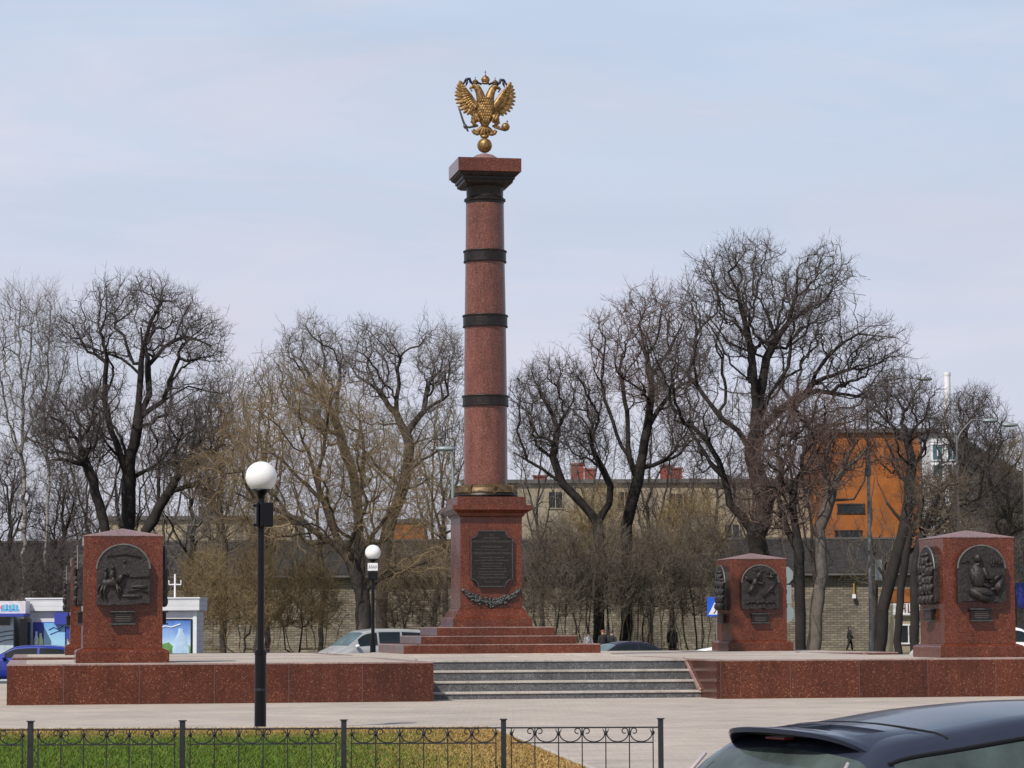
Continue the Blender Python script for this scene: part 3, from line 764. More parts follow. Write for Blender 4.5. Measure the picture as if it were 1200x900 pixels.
ob_ = MB().ell(ep(540, 570, -.04), (39*UE,)*3, 18, 12); ob_.tube([ep(432, 572, -.02), ep(490, 590, -.05), ep(540, 604, -.05)], [11*UE, 12*UE, 11*UE], 8)
ob_.lathe([(40.5*UE, -.012), (41.5*UE, 0), (40.5*UE, .012)], tuple(ep(540, 570, -.04)), 18); ob_.box(ep(556, 522, -.04), (7*UE, 7*UE, 34*UE)); ob_.box(ep(557, 520, -.04), (20*UE, 7*UE, 6*UE))
ob_.build('orb', 'gold', eagle, smooth=True)
tl = MB()
for i in range(11):
    a = (i - 5)/5.
    b3, t3 = ep(347 + a*14, 560), ep(343 + a*100, 662 - 22*abs(a)**2*1.2)
    ax = t3 - b3; ang = math.atan2(ax.x, ax.z)
    tl.ell((0, 0, 0), (15*UE, .035, ax.length/2*1.05), 10, 8, Matrix.Translation((b3+t3)/2 + Vector((0, -.02 if i % 2 else .012, 0))) @ Matrix.Rotation(ang, 4, 'Y'))
for sg in (-1, 1):
    tl.tube([ep(343 + sg*60, 640), ep(343 + sg*98, 632), ep(343 + sg*112, 612), ep(343 + sg*96, 600), ep(343 + sg*84, 612)], [14*UE, 15*UE, 13*UE, 10*UE, 5*UE], 8)
    tl.ell(ep(343 + sg*70, 640, -.03), (26*UE, 20*UE, 18*UE), 10, 8)
tl.ell(ep(345, 664), (40*UE, 30*UE, 18*UE), 12, 8)
tl.build('tail', 'gold', eagle, smooth='full')
# ------------------------------------------------------------------ globe lamps
def make_lamp(label):
    p = thing('globe_lamp', label, 'lamp', (0, 0, 0), 0, 'globe lamps around the monument')
    MB().lathe([(.13, 0), (.13, .02), (.10, .03), (.097, 1.27), (.105, 1.28), (.105, 1.34), (.075, 1.36), (.06, 1.37), (.058, 3.97), (.05, 3.98)], n=20).build('post', 'black_metal', p, smooth=True)
    m = MB(); m.lathe([(.102, .66), (.106, .665), (.106, .70), (.102, .705)], n=20)
    m.build('collar', 'fence_metal', p, smooth=True)
    MB().lathe([(.055, 3.90), (.07, 3.96), (.085, 3.99), (.13, 4.03), (.17, 4.055), (.165, 4.075)], n=24).build('globe_seat', 'black_metal', p, smooth=True)
    MB().ell((0, 0, 4.29), (.268, .268, .262), 40, 24).build('globe', 'globe', p, smooth='full')
    return p
lamp_a = make_lamp('tall black lamp post with white globe in front of the platform, the larger one')
lamp_a.location = (at(305, 853, 46).x, 46, 0)
m = MB(); m.box((.075, -.02, 3.64), (.23, .26, .42)); m.box((-.075, -.02, 3.64), (.05, .20, .42)); m.box((.0, -.02, 3.47), (.30, .10, .05)); m.box((0, -.02, 3.80), (.30, .10, .05))
b_ = m.build('loudspeaker_box', 'black_metal', lamp_a, bevel=.025, rz=.25)
lamp_b = make_lamp('smaller looking globe lamp behind the platform with a white notice taped under the globe')
lamp_b.location = (at(437, 760, 92.3).x, 92.3, 0)
MB().box((0, -.02, 3.50), (.34, .22, .30)).build('loudspeaker_box', 'black_metal', lamp_b, bevel=.03)
nb = MB().box((0, -.14, 3.80), (.34, .02, .26)).build('notice', 'white_paint', lamp_b)
m = MB()
for i in range(4): m.tube([(-.13 + .075*i, -.153, 3.74), (-.11 + .075*i, -.153, 3.86), (-.08 + .075*i, -.153, 3.76)], .009, 4)
m.build('scribble', 'black_metal', nb)

# ------------------------------------------------------------------ ornamental lawn fence
FD = 30.0
posts = [at(x, y, FD) for x, y in ((-151, 843), (36, 841.5), (214, 839.5), (403, 838), (590, 836), (774, 832.5))]
fence = thing('lawn_fence', 'low black wrought iron fence with scroll frieze along the lawn', 'fence', (posts[0].x, FD, 0))
F0 = posts[0].x
for i, p in enumerate(posts):
    hz = 0.70
    m = MB(); m.box((p.x - F0, 0, hz/2 - .05), (.058, .058, hz + .1)); m.box((p.x - F0, 0, hz + .006), (.084, .084, .012))
    m.build('post', 'fence_metal', fence, bevel=.003)
zr1, zr2 = .612, .447
for i in range(len(posts) - 1):
    xa, xb = posts[i].x - F0 + .03, posts[i+1].x - F0 - .03
    a, b = xa + .055, xb - .055
    m = MB(); m.box(((xa+xb)/2, 0, zr1), (xb-xa, .022, .016)); m.box(((a+b)/2, 0, zr2), (b-a, .014, .014)); m.box(((a+b)/2, 0, .07), (b-a, .018, .014))
    pn = m.build('panel', 'fence_metal', fence)
    nb_ = 7; gap = (b-a)/(nb_-1)
    for k_ in range(nb_):
        x = a + gap*k_
        q = MB().box((x, 0, (zr1 + .02)/2), (.0125, .0125, zr1 - .02)); q.ell((x, 0, .553), (.021, .021, .024), 8, 6)
        q.build('bar', 'fence_metal', pn)
    for k_ in range(nb_ - 1):
        x0, x1 = a + gap*k_, a + gap*(k_+1); r = gap/2; xm = (x0+x1)/2
        q = MB()
        arc = [(xm - r*.93*math.cos(t_), 0, .555 - .10*math.sin(t_)) for t_ in np.linspace(0.0, PI, 15)]
        q.tube(arc, .0068, 6)
        for sgn, kk in ((-1, k_), (1, k_+1)):
            xb_ = x0 if sgn < 0 else x1
            inward = 1 if sgn < 0 else -1
            if kk % 2 == 1:       # big volutes either side of the odd bars
                sp = [(xb_ + inward*(.012 + .0), 0, .545)]
                c0 = (xb_ + inward*.052, .572); R_ = .036
                for t_ in np.linspace(0, 1, 14):
                    an = PI*1.05 - t_*PI*1.75; rr = R_*(1 - .35*t_)
                    sp.append((c0[0] + inward*rr*math.cos(an), 0, c0[1] + rr*math.sin(an)))
                q.tube(sp, .0062, 6)
            else:                  # short upturned leaves
                q.tube([(xb_ + inward*.008, 0, .548), (xb_ + inward*.022, 0, .57), (xb_ + inward*.034, 0, .60)], [.0065, .0055, .003], 6)
        q.build('scroll', 'fence_metal', pn, smooth=True)

# ------------------------------------------------------------------ street lights
def street_light(px, D, topy, heads, label, r0=.10, sleeve=None, matn='pole_grey'):
    b = at(px, 763, D); t = thing('street_light', label, 'street light', (b.x, D, ground_z(b.x, D)), 0, 'street lights behind the monument')
    zt = at(px, topy, D).z
    MB().lathe([(r0*1.25, -.3), (r0*1.2, .9), (r0, .95), (r0*.8, zt*.6), (r0*.55, zt)], n=14).build('pole', matn, t, smooth=True)
    if sleeve:
        z1, z0 = at(px, sleeve[0], D).z, at(px, sleeve[1], D).z
        MB().lathe([(r0*1.15, z0), (r0*1.45, z0 + .1), (r0*1.45, z1 - .1), (r0*1.1, z1)], n=14).build('junction_sleeve', 'pole_grey', t, smooth=True)
    for hx, hy in heads:
        h = at(hx, hy, D); dx = h.x - b.x
        q = MB().tube([(0, 0, zt - .25), (dx*.12, 0, zt + .15), (dx*.45, 0, h.z + .05 + .15*(zt > h.z)), (dx*.82, 0, h.z + .04), (dx*.9, 0, h.z)], [.04, .032, .026, .026, .024], 8)
        q.build('arm', matn, t, smooth=True)
        l = MB(); l.loft([[(dx + s_*.42*np.sign(dx), w_*math.cos(a), h.z + .0 + hh*math.sin(a)) for a in np.linspace(0, 2*PI, 12, endpoint=False)] for s_, w_, hh in ((-.9, .05, .04), (-.6, .13, .08), (0, .18, .11), (.6, .15, .09), (.85, .06, .03))])
        l.build('lamp_head', 'sign_back', t, smooth='full')
    return t
street_light(1021, 133, 462, [(956, 449), (1084, 444)], 'tall grey double arm street light pole in front of the orange building', .10, (527, 558))
street_light(1126, 135, 510, [(1091, 489), (1160, 493)], 'distant double arm street light above the near right pylon', .10)
street_light(1205, 128, 512, [(1183, 498)], 'street light at the right edge with one arm reaching in over the trees', .10)
street_light(531, 106, 548, [(522, 526)], 'pale street light standing close to the left of the column', .085, None, 'sign_back')

# ------------------------------------------------------------------ road signs
def walker_sign():
    D = 104.0; c_ = at(839.5, 711, D)
    t = thing('crossing_sign', 'blue pedestrian crossing sign peeking out left of the far right pylon', 'road sign', (c_.x, D, 0))
    MB().lathe([(.035, -.2), (.035, c_.z + .42)], n=10).build('pole', 'pole_grey', t, smooth=True)
    m = MB().box((0, -.05, c_.z), (.72, .02, .74)); pb = m.build('sign_face', plain('sign_blue', (.02, .10, .55), .35), t, bevel=.008)
    w_ = MB().prism([(-.31, c_.z - .30), (.31, c_.z - .30), (0, c_.z + .30)], -.064, -.061, 'y'); w_.build('triangle', 'white_paint', pb)
    f = MB()
    z = c_.z - .04
    f.ell((.02, -.068, z + .13), (.03, .004, .035), 10, 6)
    f.tube([(.02, -.068, z + .10), (0, -.068, z - .05)], .026, 6); f.tube([(0, -.068, z - .05), (.06, -.068, z - .13), (.05, -.068, z - .23)], .016, 6)
    f.tube([(0, -.068, z - .05), (-.05, -.068, z - .14), (-.11, -.068, z - .22)], .016, 6); f.tube([(.02, -.068, z + .08), (.09, -.068, z + .01), (.13, -.068, z + .02)], .012, 6); f.tube([(.02, -.068, z + .08), (-.06, -.068, z + .0), (-.10, -.068, z + .02)], .012, 6)
    f.build('walking_figure', 'black_metal', pb)
walker_sign()
def back_signs():
    D = 108.0; b = at(921, 763, D)
    t = thing('sign_post', 'grey sign post seen from behind right of the far right pylon, three sign backs stacked', 'road sign', (b.x, D, 0))
    z = lambda y: at(924, y, D).z
    MB().lathe([(.035, -.2), (.035, z(661))], n=10).build('pole', 'pole_grey', t, smooth=True)
    r = .31
    MB().prism([(.03 + r*math.cos(PI/8 + k_*PI/4), z(674) + r*1.15*math.sin(PI/8 + k_*PI/4)) for k_ in range(8)], -.06, -.045, 'y').build('octagonal_sign', 'sign_back', t)
    MB().box((.03, -.052, z(696.5)), (.42, .015, .74)).build('rectangular_sign', 'sign_back', t)
    MB().prism([(.03 + .32*math.cos(k_*PI/12), z(719) + .37*math.sin(k_*PI/12)) for k_ in range(24)], -.06, -.045, 'y').build('round_sign', 'sign_back', t)
back_signs()
def pole_board():
    D = 132.6; c_ = at(1029.5, 668, D)
    t = thing('sign_board', 'narrow grey green sign board strapped to the tall street light pole', 'road sign', (c_.x, D, c_.z))
    MB().box((0, 0, 0), (.34, .03, 1.0)).build('board', 'sign_back', t, bevel=.006)
    MB().box((-.2, .02, .25), (.2, .02, .05)).box((-.2, .02, -.25), (.2, .02, .05)).build('bracket', 'pole_grey', t)
pole_board()

# ------------------------------------------------------------------ cars
def gs(a, k):
    ker = np.exp(-0.5*(np.arange(-3*k, 3*k+1)/k)**2); ker /= ker.sum()
    return np.convolve(np.pad(a, 3*k, 'edge'), ker, 'valid')
class Car:
    def __init__(s, top, wid, wr, belt, H, L, nx=110, sm=2):
        s.L = L; s.H = H
        x = np.linspace(0, L, nx); s.x = x
        zt = gs(np.interp(x, [p[0] for p in top], [p[1] for p in top]), sm)
        w_ = gs(np.interp(x, [p[0] for p in wid], [p[1] for p in wid]), 3)
        r_ = gs(np.interp(x, [p[0] for p in wr], [p[1] for p in wr]), 3)
        zb = np.minimum(np.interp(x, [p[0] for p in belt], [p[1] for p in belt]), zt - .025)
        c = np.clip((zt - zb)/(H - zb), 0, 1); s.c = c
        P = []
        for i in range(nx):
            w, b, t, k, r = w_[i], zb[i], zt[i], c[i], r_[i]
            kk = min(1, k*1.6)
            wt = w*.93*(1-k) + r*k
            lo = min(.20, b - .12)
            A = (w*.945, b); B = (wt, t - .075*kk - .008)
            half = [(w*.72, lo), (w*.94, lo + .02), (w*.985, lo + (b-lo)*.25), (w, lo + (b-lo)*.55), (w*.992, lo + (b-lo)*.82), (w*.968, b - .012), A]
            for t_ in (.06, .35, .65, .94): half.append((A[0] + (B[0]-A[0])*t_ + .012*kk*math.sin(PI*t_), A[1] + (B[1]-A[1])*t_))
            half += [(wt - .004*kk, t - .062*kk - .006), (wt - .022*kk, t - .040*kk - .006), (wt - .06*kk, t - .026*kk - .005), (wt*.78, t - .018*kk - .004), (wt*.52, t - .008*kk - .002), (wt*.26, t - .002), (0, t)]
            P.append([(x[i], y, z) for y, z in half] + [(x[i], -y, z) for y, z in half[-2::-1]])
        s.P = np.array(P); s.nh = len(half); s.n = s.P.shape[1]
        du = np.gradient(s.P, axis=0); dv = np.gradient(s.P, axis=1)
        nn = np.cross(du, dv); nn /= np.maximum(np.linalg.norm(nn, axis=2, keepdims=True), 1e-9)
        if nn[nx//2, s.nh-1, 2] < 0: nn = -nn
        s.N = nn
    def body(s):
        m = MB(); nx, n = s.P.shape[:2]
        vs = [tuple(p) for r in s.P for p in r]; fs = []
        for i in range(nx-1):
            for j in range(n-1): fs.append((i*n+j, (i+1)*n+j, (i+1)*n+j+1, i*n+j+1))
            fs.append((i*n+n-1, (i+1)*n+n-1, (i+1)*n, i*n))
        fs.append(tuple(range(n))[::-1]); fs.append(tuple((nx-1)*n + j for j in range(n)))
        m.add(vs, fs); return m
    def patch(s, xa, xb, ja, jb, off=.004, m=None, th=0, nsub=24):
        """skin patch between stations xa..xb and section indices ja..jb (floats allowed), raised by off"""
        m = m or MB(); nx = len(s.x)
        def ev(x, j):
            fi = np.interp(x, s.x, np.arange(nx)); i0 = int(min(nx-2, math.floor(fi))); a = fi - i0
            j0 = int(min(s.n-2, math.floor(j))); b = j - j0
            f = lambda G: (G[i0, j0]*(1-a)*(1-b) + G[i0+1, j0]*a*(1-b) + G[i0, j0+1]*(1-a)*b + G[i0+1, j0+1]*a*b)
            return f(s.P) + f(s.N)*off
        xs = np.linspace(xa, xb, nsub); js = np.unique(np.concatenate([[ja, jb], np.arange(math.ceil(ja), math.floor(jb)+1)]))
        js = js[(js >= ja) & (js <= jb)]
        vs = [tuple(ev(x, j)) for x in xs for j in js]; k_ = len(js)
        fs = [(i*k_+j, (i+1)*k_+j, (i+1)*k_+j+1, i*k_+j+1) for i in range(nsub-1) for j in range(k_-1)]
        m.add(vs, fs); return m
    def mirror(s, j): return s.n - 1 - j
def wheels(t, xs, yw, r=.31):
    for x in xs:
        for sy in (-1, 1):
            tf = Matrix.Translation((x, sy*yw, r)) @ Matrix.Rotation(PI/2, 4, 'X')
            tq = MB().lathe([(r*.62, -.09), (r*.9, -.10), (r, -.07), (r, .07), (r*.9, .10), (r*.62, .09)], n=28, tf=tf)
            wh = tq.build('wheel', 'rubber', t, smooth=True)
            rm = MB().lathe([(r*.63, -.101), (r*.58, -.104), (r*.3, -.08), (.05, -.09), (.05, .09), (r*.3, .08), (r*.58, .104), (r*.63, .101)], n=20, tf=tf)
            rm.build('rim', 'pole_grey', wh, smooth=True)
def make_car(label, pmat, loc, heading, top, wid, wr, belt, H, L, side, ws, rw, cat='car', name='parked_car', glass='dark_glass', wsglass=None, wx=(.75, -.85), group=None):
    t = thing(name, label, cat, loc, heading, group)
    c_ = Car(top, wid, wr, belt, H, L)
    off = Matrix.Translation((-L/2, 0, 0))
    def put(m, n, mt, par, sm='full'):
        m.v = [tuple(off @ Vector(p)) for p in m.v]
        return m.build(n, mt, par, smooth=sm)
    bd = put(c_.body(), 'body', pmat, t)
    W = max(p[1] for p in wid)
    for xa, xb in side:
        put(c_.patch(xa, xb, 7.15, 9.9), 'side_window', glass, t); put(c_.patch(xa, xb, c_.mirror(9.9), c_.mirror(7.15)), 'side_window', glass, t)
    put(c_.patch(ws[0], ws[1], 11.5, c_.mirror(11.5)), 'windscreen', wsglass or glass, t)
    put(c_.patch(rw[0], rw[1], 11.5, c_.mirror(11.5)), 'rear_window', glass, t)
    for a, b in ((3.4, 4.8), (c_.mirror(4.8), c_.mirror(3.4))):
        put(c_.patch(L - .42, L - .08, a, b, .008), 'headlight', 'glass_sky', t); put(c_.patch(.03, .25, a, b, .008), 'tail_light', 'red_lens', t)
    xm = ws[0] - .10 if ws[0] < ws[1] else ws[1]
    for sy in (-1, 1):
        q = MB().ell((0, 0, 0), (.09, .10, .07), 12, 8, Matrix.Translation((max(ws) - .35, sy*(W + .06), belt[len(belt)//2][1] + .06)))
        put(q, 'door_mirror', pmat if cat != 'van' else 'white_paint', t)
    wheels(t, (wx[0] - L/2, L + wx[1] - L/2), W - .09)
    return t, c_
HATCH = dict(top=[(0, .60), (.03, .88), (.10, 1.0), (.40, 1.30), (.52, 1.375), (.85, 1.408), (1.3, 1.43), (1.75, 1.43), (2.2, 1.40), (2.4, 1.35), (3.02, .98), (3.3, .92), (3.8, .82), (4.0, .70), (4.08, .48)],
    wid=[(0, .68), (.15, .79), (.6, .85), (3.2, .85), (3.8, .79), (4.08, .60)], wr=[(0, .53), (.5, .565), (1.2, .61), (2.4, .58), (4.1, .55)], belt=[(0, .98), (.6, .97), (3.0, .93), (4.1, .60)], H=1.43, L=4.08,
    side=[(.42, 1.38), (1.46, 2.62)], ws=(2.36, 2.98), rw=(.06, .42))
SEDAN = dict(top=[(0, .60), (.04, .90), (.55, .98), (.75, 1.03), (1.35, 1.37), (1.7, 1.42), (2.3, 1.42), (2.75, 1.33), (3.35, .96), (4.0, .86), (4.3, .72), (4.4, .48)],
    wid=[(0, .70), (.15, .80), (.6, .86), (3.5, .86), (4.1, .80), (4.4, .60)], wr=[(0, .55), (1.2, .58), (2.4, .59), (4.4, .55)], belt=[(0, .95), (.6, .95), (3.2, .92), (4.4, .60)], H=1.42, L=4.4,
    side=[(1.05, 1.80), (1.88, 2.95)], ws=(2.74, 3.32), rw=(.80, 1.32))
VAN = dict(top=[(0, .70), (.03, 1.1), (.10, 1.35), (.30, 1.66), (.6, 1.73), (1.4, 1.77), (2.4, 1.77), (2.95, 1.70), (3.15, 1.62), (3.85, 1.08), (4.3, .92), (4.5, .78), (4.58, .48)],
    wid=[(0, .76), (.15, .83), (.6, .88), (3.6, .88), (4.2, .82), (4.58, .62)], wr=[(0, .66), (.5, .68), (2.0, .70), (3.2, .66), (4.6, .6)], belt=[(0, 1.10), (.6, 1.10), (3.6, 1.04), (4.58, .62)], H=1.77, L=4.58,
    side=[(.30, 1.45), (1.53, 2.45), (2.53, 3.35)], ws=(3.10, 3.80), rw=(.10, .30))
def heading(dx, dy): return math.atan2(dy, dx)
vp = at(438, 763, 105)
van, _ = make_car('silver van with a pale windscreen parked behind the platform left of the column', paint_mat('silver_paint', (.36, .37, .37), .3), (vp.x, 105, -.06), heading(-.87, -.5), cat='van', name='parked_van', wsglass='glass_sky', **VAN)
bp = at(27, 790, 99)
make_car('bright blue hatchback in front of the white kiosks', paint_mat('blue_paint', (.012, .03, .26), .25), (bp.x, 99, ground_z(bp.x, 99) - .06), heading(-1, -.06), **HATCH)
dp = at(729, 763, 98.5)
make_car('dark purple saloon with only its roof showing right of the column steps', paint_mat('dark_paint', (.018, .014, .026), .25), (dp.x, 98.5, -.20), heading(-.92, -.38), wsglass='glass_sky', **SEDAN)
wp_ = at(880, 763, 104)
make_car('white saloon hidden behind the far right pylon, bonnet showing past its right edge', paint_mat('white_car_paint', (.70, .71, .72), .25), (wp_.x, 104, -.06), heading(1, -.04), **SEDAN)
wv = at(1136, 763, 104)
make_car('white van behind the near right pylon, showing at both its sides', paint_mat('white_van_paint', (.72, .73, .74), .3), (wv.x, 104, -.06), heading(-1, -.05), cat='van', name='parked_van', **VAN)

# foreground hatchback with roof spoiler
NAVY = paint_mat('navy_paint', (.024, .029, .047), .34)
HB = dict(HATCH); HB['H'] = 1.478; HB['rw'] = (.04, .30)
HB['top'] = [(0, .60), (.03, .90), (.06, 1.0), (.28, 1.30), (.42, 1.365), (.75, 1.403), (1.1, 1.45), (1.45, 1.476), (1.8, 1.478), (2.2, 1.45), (2.45, 1.39), (3.05, .99), (3.3, .92), (3.8, .82), (4.0, .70), (4.08, .48)]
PSI = 0.452
CARX, CARY, CARZ = 2.72, 12.32, -0.098
fc, fcar = make_car('dark navy hatchback with slotted roof spoiler, cropped by the lower right corner', NAVY, (CARX, CARY, CARZ), PSI, glass=plain('glass_with_reflection', (.06, .078, .074), .06, 0, .5, 2.5), **HB)  # grey-green base colour stands in for the reflection on the glass
L2 = HB['L']/2
def surf(x, y):
    zt = np.interp(x, fcar.x, fcar.P[:, fcar.nh-1, 2]); return zt
# spoiler: plate with two slots and a rib, drooping to its ends
def spoiler():
    xs = [.20, .22, .25, .28, .31, .325, .34, .40, .46, .52, .54, .58, .63]
    ys = [0, .012, .10, .20, .30, .36, .40, .45, .50, .54, .565, .585]
    ys = [-y for y in ys[::-1]] + ys[1:]
    bm = bmesh.new(); g_ = {}
    for i, x in enumerate(xs):
        for j, y in enumerate(ys):
            f = abs(y)/.585
            xr = x + (.20*(f**3.2)*(1 - (x-.20)/.43)**.7)           # swept corners
            q_ = 1 - (x-.20)/.43
            z = np.interp(.66, fcar.x, fcar.P[:, fcar.nh-1, 2]) + .004 - (.66 - x)*.055 - .030*f**2 - (.015 + .080*q_)*f**6 + .010*math.exp(-((x-.22)/.05)**2)
            wy = y*(1.0 + .02*(.63 - x))
            g_[i, j] = bm.verts.new((xr - L2, wy, z))
    fs = []
    for i in range(len(xs)-1):
        for j in range(len(ys)-1):
            yc = (ys[j] + ys[j+1])/2
            if .34 < xs[i] + .001 and xs[i] < .51 and .012 < abs(yc) < .40: continue
            fs.append(bm.faces.new((g_[i, j], g_[i+1, j], g_[i+1, j+1], g_[i, j+1])))
    bmesh.ops.recalc_face_normals(bm, faces=bm.faces)
    if fs[0].normal.z > 0: bmesh.ops.reverse_faces(bm, faces=bm.faces)
    bmesh.ops.solidify(bm, geom=bm.faces[:], thickness=-.020)
    bmesh.ops.recalc_face_normals(bm, faces=bm.faces)
    me = bpy.data.meshes.new('spoiler'); bm.to_mesh(me); bm.free()
    me.polygons.foreach_set('use_smooth', [True]*len(me.polygons))
    try: me.set_sharp_from_angle(angle=math.radians(35))
    except Exception: pass
    o = bpy.data.objects.new('spoiler', me); col.objects.link(o); o.parent = fc; me.materials.append(NAVY)
    return o
spo = spoiler()
zq = np.interp(.30, fcar.x, fcar.P[:, fcar.nh-1, 2])
MB().box((.27 - L2, 0, 1.336), (.05, .15, .012)).build('brake_light', plain('dark_red_lens', (.20, .015, .015), .2), spo, bevel=.005)
m = MB(); m.box((.45 - L2, 0, 1.345), (.22, .82, .010)); m.build('slot_floor', 'black_metal', spo)
# panel gap ahead of the spoiler, rubber drip rails and window trim
def strip(pts_x, j, off, r, name, mt):
    for jj in (j, fcar.mirror(j)):
        pts = []
        for x in pts_x:
            fi = np.interp(x, fcar.x, np.arange(len(fcar.x))); i0 = int(fi); a = fi - i0; j0 = int(math.floor(jj)); b = jj - j0
            j1 = min(j0+1, fcar.n-1)
            f = lambda G: (G[i0, j0]*(1-b) + G[i0, j1]*b)*(1-a) + (G[i0+1, j0]*(1-b) + G[i0+1, j1]*b)*a
            pts.append(f(fcar.P) + f(fcar.N)*off - np.array([L2, 0, 0]))
        MB().tube(pts, r, 6).build(name, mt, fc, smooth=True)
strip(np.linspace(.40, 2.66, 40), 10.0, .003, .009, 'window_trim', 'rubber')
m = MB()
gp = []
for j in np.linspace(11.6, fcar.mirror(11.6), 41):
    f = abs(j - (fcar.nh-1))/(fcar.nh-1-11.6); x = .66 + .05*f**2
    fi = np.interp(x, fcar.x, np.arange(len(fcar.x))); i0 = int(fi); j0 = int(min(fcar.n-2, math.floor(j))); b = j - j0
    p = fcar.P[i0, j0]*(1-b) + fcar.P[i0, j0+1]*b; q = fcar.P[i0+1, j0]*(1-b) + fcar.P[i0+1, j0+1]*b
    gp.append(p + (q-p)*(fi-i0) + np.array([-L2, 0, .001]))
m.tube(gp, .0055, 6); m.build('panel_gap', 'rubber', fc)
# tailgate edges, their pale reflection painted in, and wiper around the rear glass
for sy in (-1, 1):
    MB().tube([(.03 - L2, sy*.66, .98), (.13 - L2, sy*.615, 1.12), (.24 - L2, sy*.575, 1.255)], [.011, .010, .009], 8).build('tailgate_edge', paint_mat('pale_reflection', (.42, .38, .40), .3), fc, smooth='full')
MB().tube([(.06 - L2, .0, 1.02), (.14 - L2, .18, 1.10), (.2 - L2, .34, 1.15)], .008, 6).build('rear_wiper', 'rubber', fc, smooth='full')
for sy in (-1, 1):
    q = MB(); q.ell((.9 - L2, sy*.30, 1.12), (.07, .12, .13), 14, 10); q.box((.95 - L2, sy*.30, .9), (.12, .48, .44)); q.build('headrest', 'rubber', fc, smooth=True)

# ------------------------------------------------------------------ kiosks at the left
def siding_mat():
    m, nt, b = new_mat('white_siding')
    v = coords(nt); sp = nt.nodes.new('ShaderNodeSeparateXYZ'); nt.links.new(v, sp.inputs[0])
    w_ = N(nt, 'ShaderNodeMath', operation='MULTIPLY'); nt.links.new(sp.outputs[2], w_.inputs[0]); w_.inputs[1].default_value = 1/.2
    fr = N(nt, 'ShaderNodeMath', operation='FRACT'); nt.links.new(w_.outputs[0], fr.inputs[0])
    c = ramp(nt, fr.outputs[0], [(0, (.40, .41, .44)), (.10, (.66, .67, .69)), (1, (.74, .75, .77))])
    n = N(nt, 'ShaderNodeTexNoise', Scale=1.5, Detail=5.0); nt.links.new(v, n.inputs['Vector'])
    c = mixc(nt, 1.0, c, ramp(nt, n.outputs['Fac'], [(.3, (.86,)*3), (.7, (1.03,)*3)]), 'MULTIPLY')
    nt.links.new(c, b.inputs['Base Color']); b.inputs['Roughness'].default_value = .5
    bump(nt, b, fr.outputs[0], .5, .02)
    return m
M['siding'] = siding_mat()
def poster_mat(name, stops, z0, z1):
    m, nt, b = new_mat(name)
    v = coords(nt); sp = nt.nodes.new('ShaderNodeSeparateXYZ'); nt.links.new(v, sp.inputs[0])
    mr = nt.nodes.new('ShaderNodeMapRange'); nt.links.new(sp.outputs[2], mr.inputs[0]); mr.inputs[1].default_value = z0; mr.inputs[2].default_value = z1
    n = N(nt, 'ShaderNodeTexNoise', Scale=1.6, Detail=5.0); nt.links.new(v, n.inputs['Vector'])
    ad = N(nt, 'ShaderNodeMath', operation='MULTIPLY_ADD'); nt.links.new(n.outputs['Fac'], ad.inputs[0]); ad.inputs[1].default_value = .5; ad.inputs[2].default_value = -.25
    a2 = N(nt, 'ShaderNodeMath', operation='ADD'); nt.links.new(mr.outputs[0], a2.inputs[0]); nt.links.new(ad.outputs[0], a2.inputs[1])
    nt.links.new(ramp(nt, a2.outputs[0], stops), b.inputs['Base Color']); b.inputs['Roughness'].default_value = .3
    return m
KD = 106.0
def kz(py): return at(60, py, KD).z
def kiosk(xl, xr, label, rot=0.0):
    a, b = at(xl, 760, KD).x, at(xr, 760, KD).x; cx_ = (a+b)/2; g0 = ground_z(cx_, KD) - .05
    t = thing('street_kiosk', label, 'kiosk', (cx_, KD, 0), rot, 'kiosks left of the monument')
    W = b - a; zt = kz(716)
    MB().box((0, 1.2, (zt + g0)/2), (W - .26, 2.4, zt - g0)).build('cabin', 'siding', t)
    f = MB(); f.box((0, 1.15, (kz(702) + zt)/2), (W, 2.75, kz(702) - zt - .002)); f.build('fascia', 'siding', t)
    MB().box((0, 1.15, kz(702) + .02), (W + .06, 2.82, .05)).build('roof_edge', 'white_paint', t)
    for s_ in (-1, 1): MB().box((s_*(W/2 - .19), -.01, (zt+g0)/2), (.14, .06, zt-g0-.004)).build('corner_post', 'white_paint', t)
    return t, cx_, W
# right-hand kiosk
k1, c1, W1 = kiosk(158, 234, 'white sided kiosk showing right of the horseman pylon, blue and green landscape poster')
z0_, z1_ = kz(772), kz(727.5); xa, xb = at(183, 750, KD).x - c1, at(223.5, 750, KD).x - c1
p_ = MB().box(((xa+xb)/2, -.03, (z0_+z1_)/2), (xb-xa, .05, z1_-z0_)).build('poster', poster_mat('landscape_poster', [(0, (.10, .25, .07)), (.22, (.20, .38, .14)), (.30, (.55, .70, .80)), (.6, (.30, .48, .78)), (1, (.06, .16, .50))], z0_, z1_), k1)
xm = at(212, 750, KD).x - c1
MB().loft([[(xm + r*math.cos(q), -.062 + .02*math.sin(q), z) for q in np.linspace(0, 2*PI, 12, endpoint=False)] for r, z in ((.32, z0_ + .02), (.33, z0_ + .35), (.22, z0_ + .75), (.10, z0_ + 1.02), (.10, z0_ + 1.15))]).build('bottle_picture', plain('bottle_blue', (.42, .58, .74), .3), p_, smooth=True)
h_ = MB(); h_.prism([(xa + .02, z0_), (xa + .95, z0_), (xa + .8, z0_ + .35), (xa + .5, z0_ + .62), (xa + .2, z0_ + .55), (xa + .02, z0_ + .7)], -.064, -.058, 'y'); h_.build('hill_picture', plain('hill_green', (.12, .27, .08), .4, var=.5, scale=5), p_)
s_ = MB(); s_.tube([(xa + .1, -.06, z1_ - .35), (xa + .35, -.06, z1_ - .22), (xa + .6, -.06, z1_ - .27), (xa + .95, -.06, z1_ - .15)], .025, 6); s_.build('script_line', 'white_paint', p_)
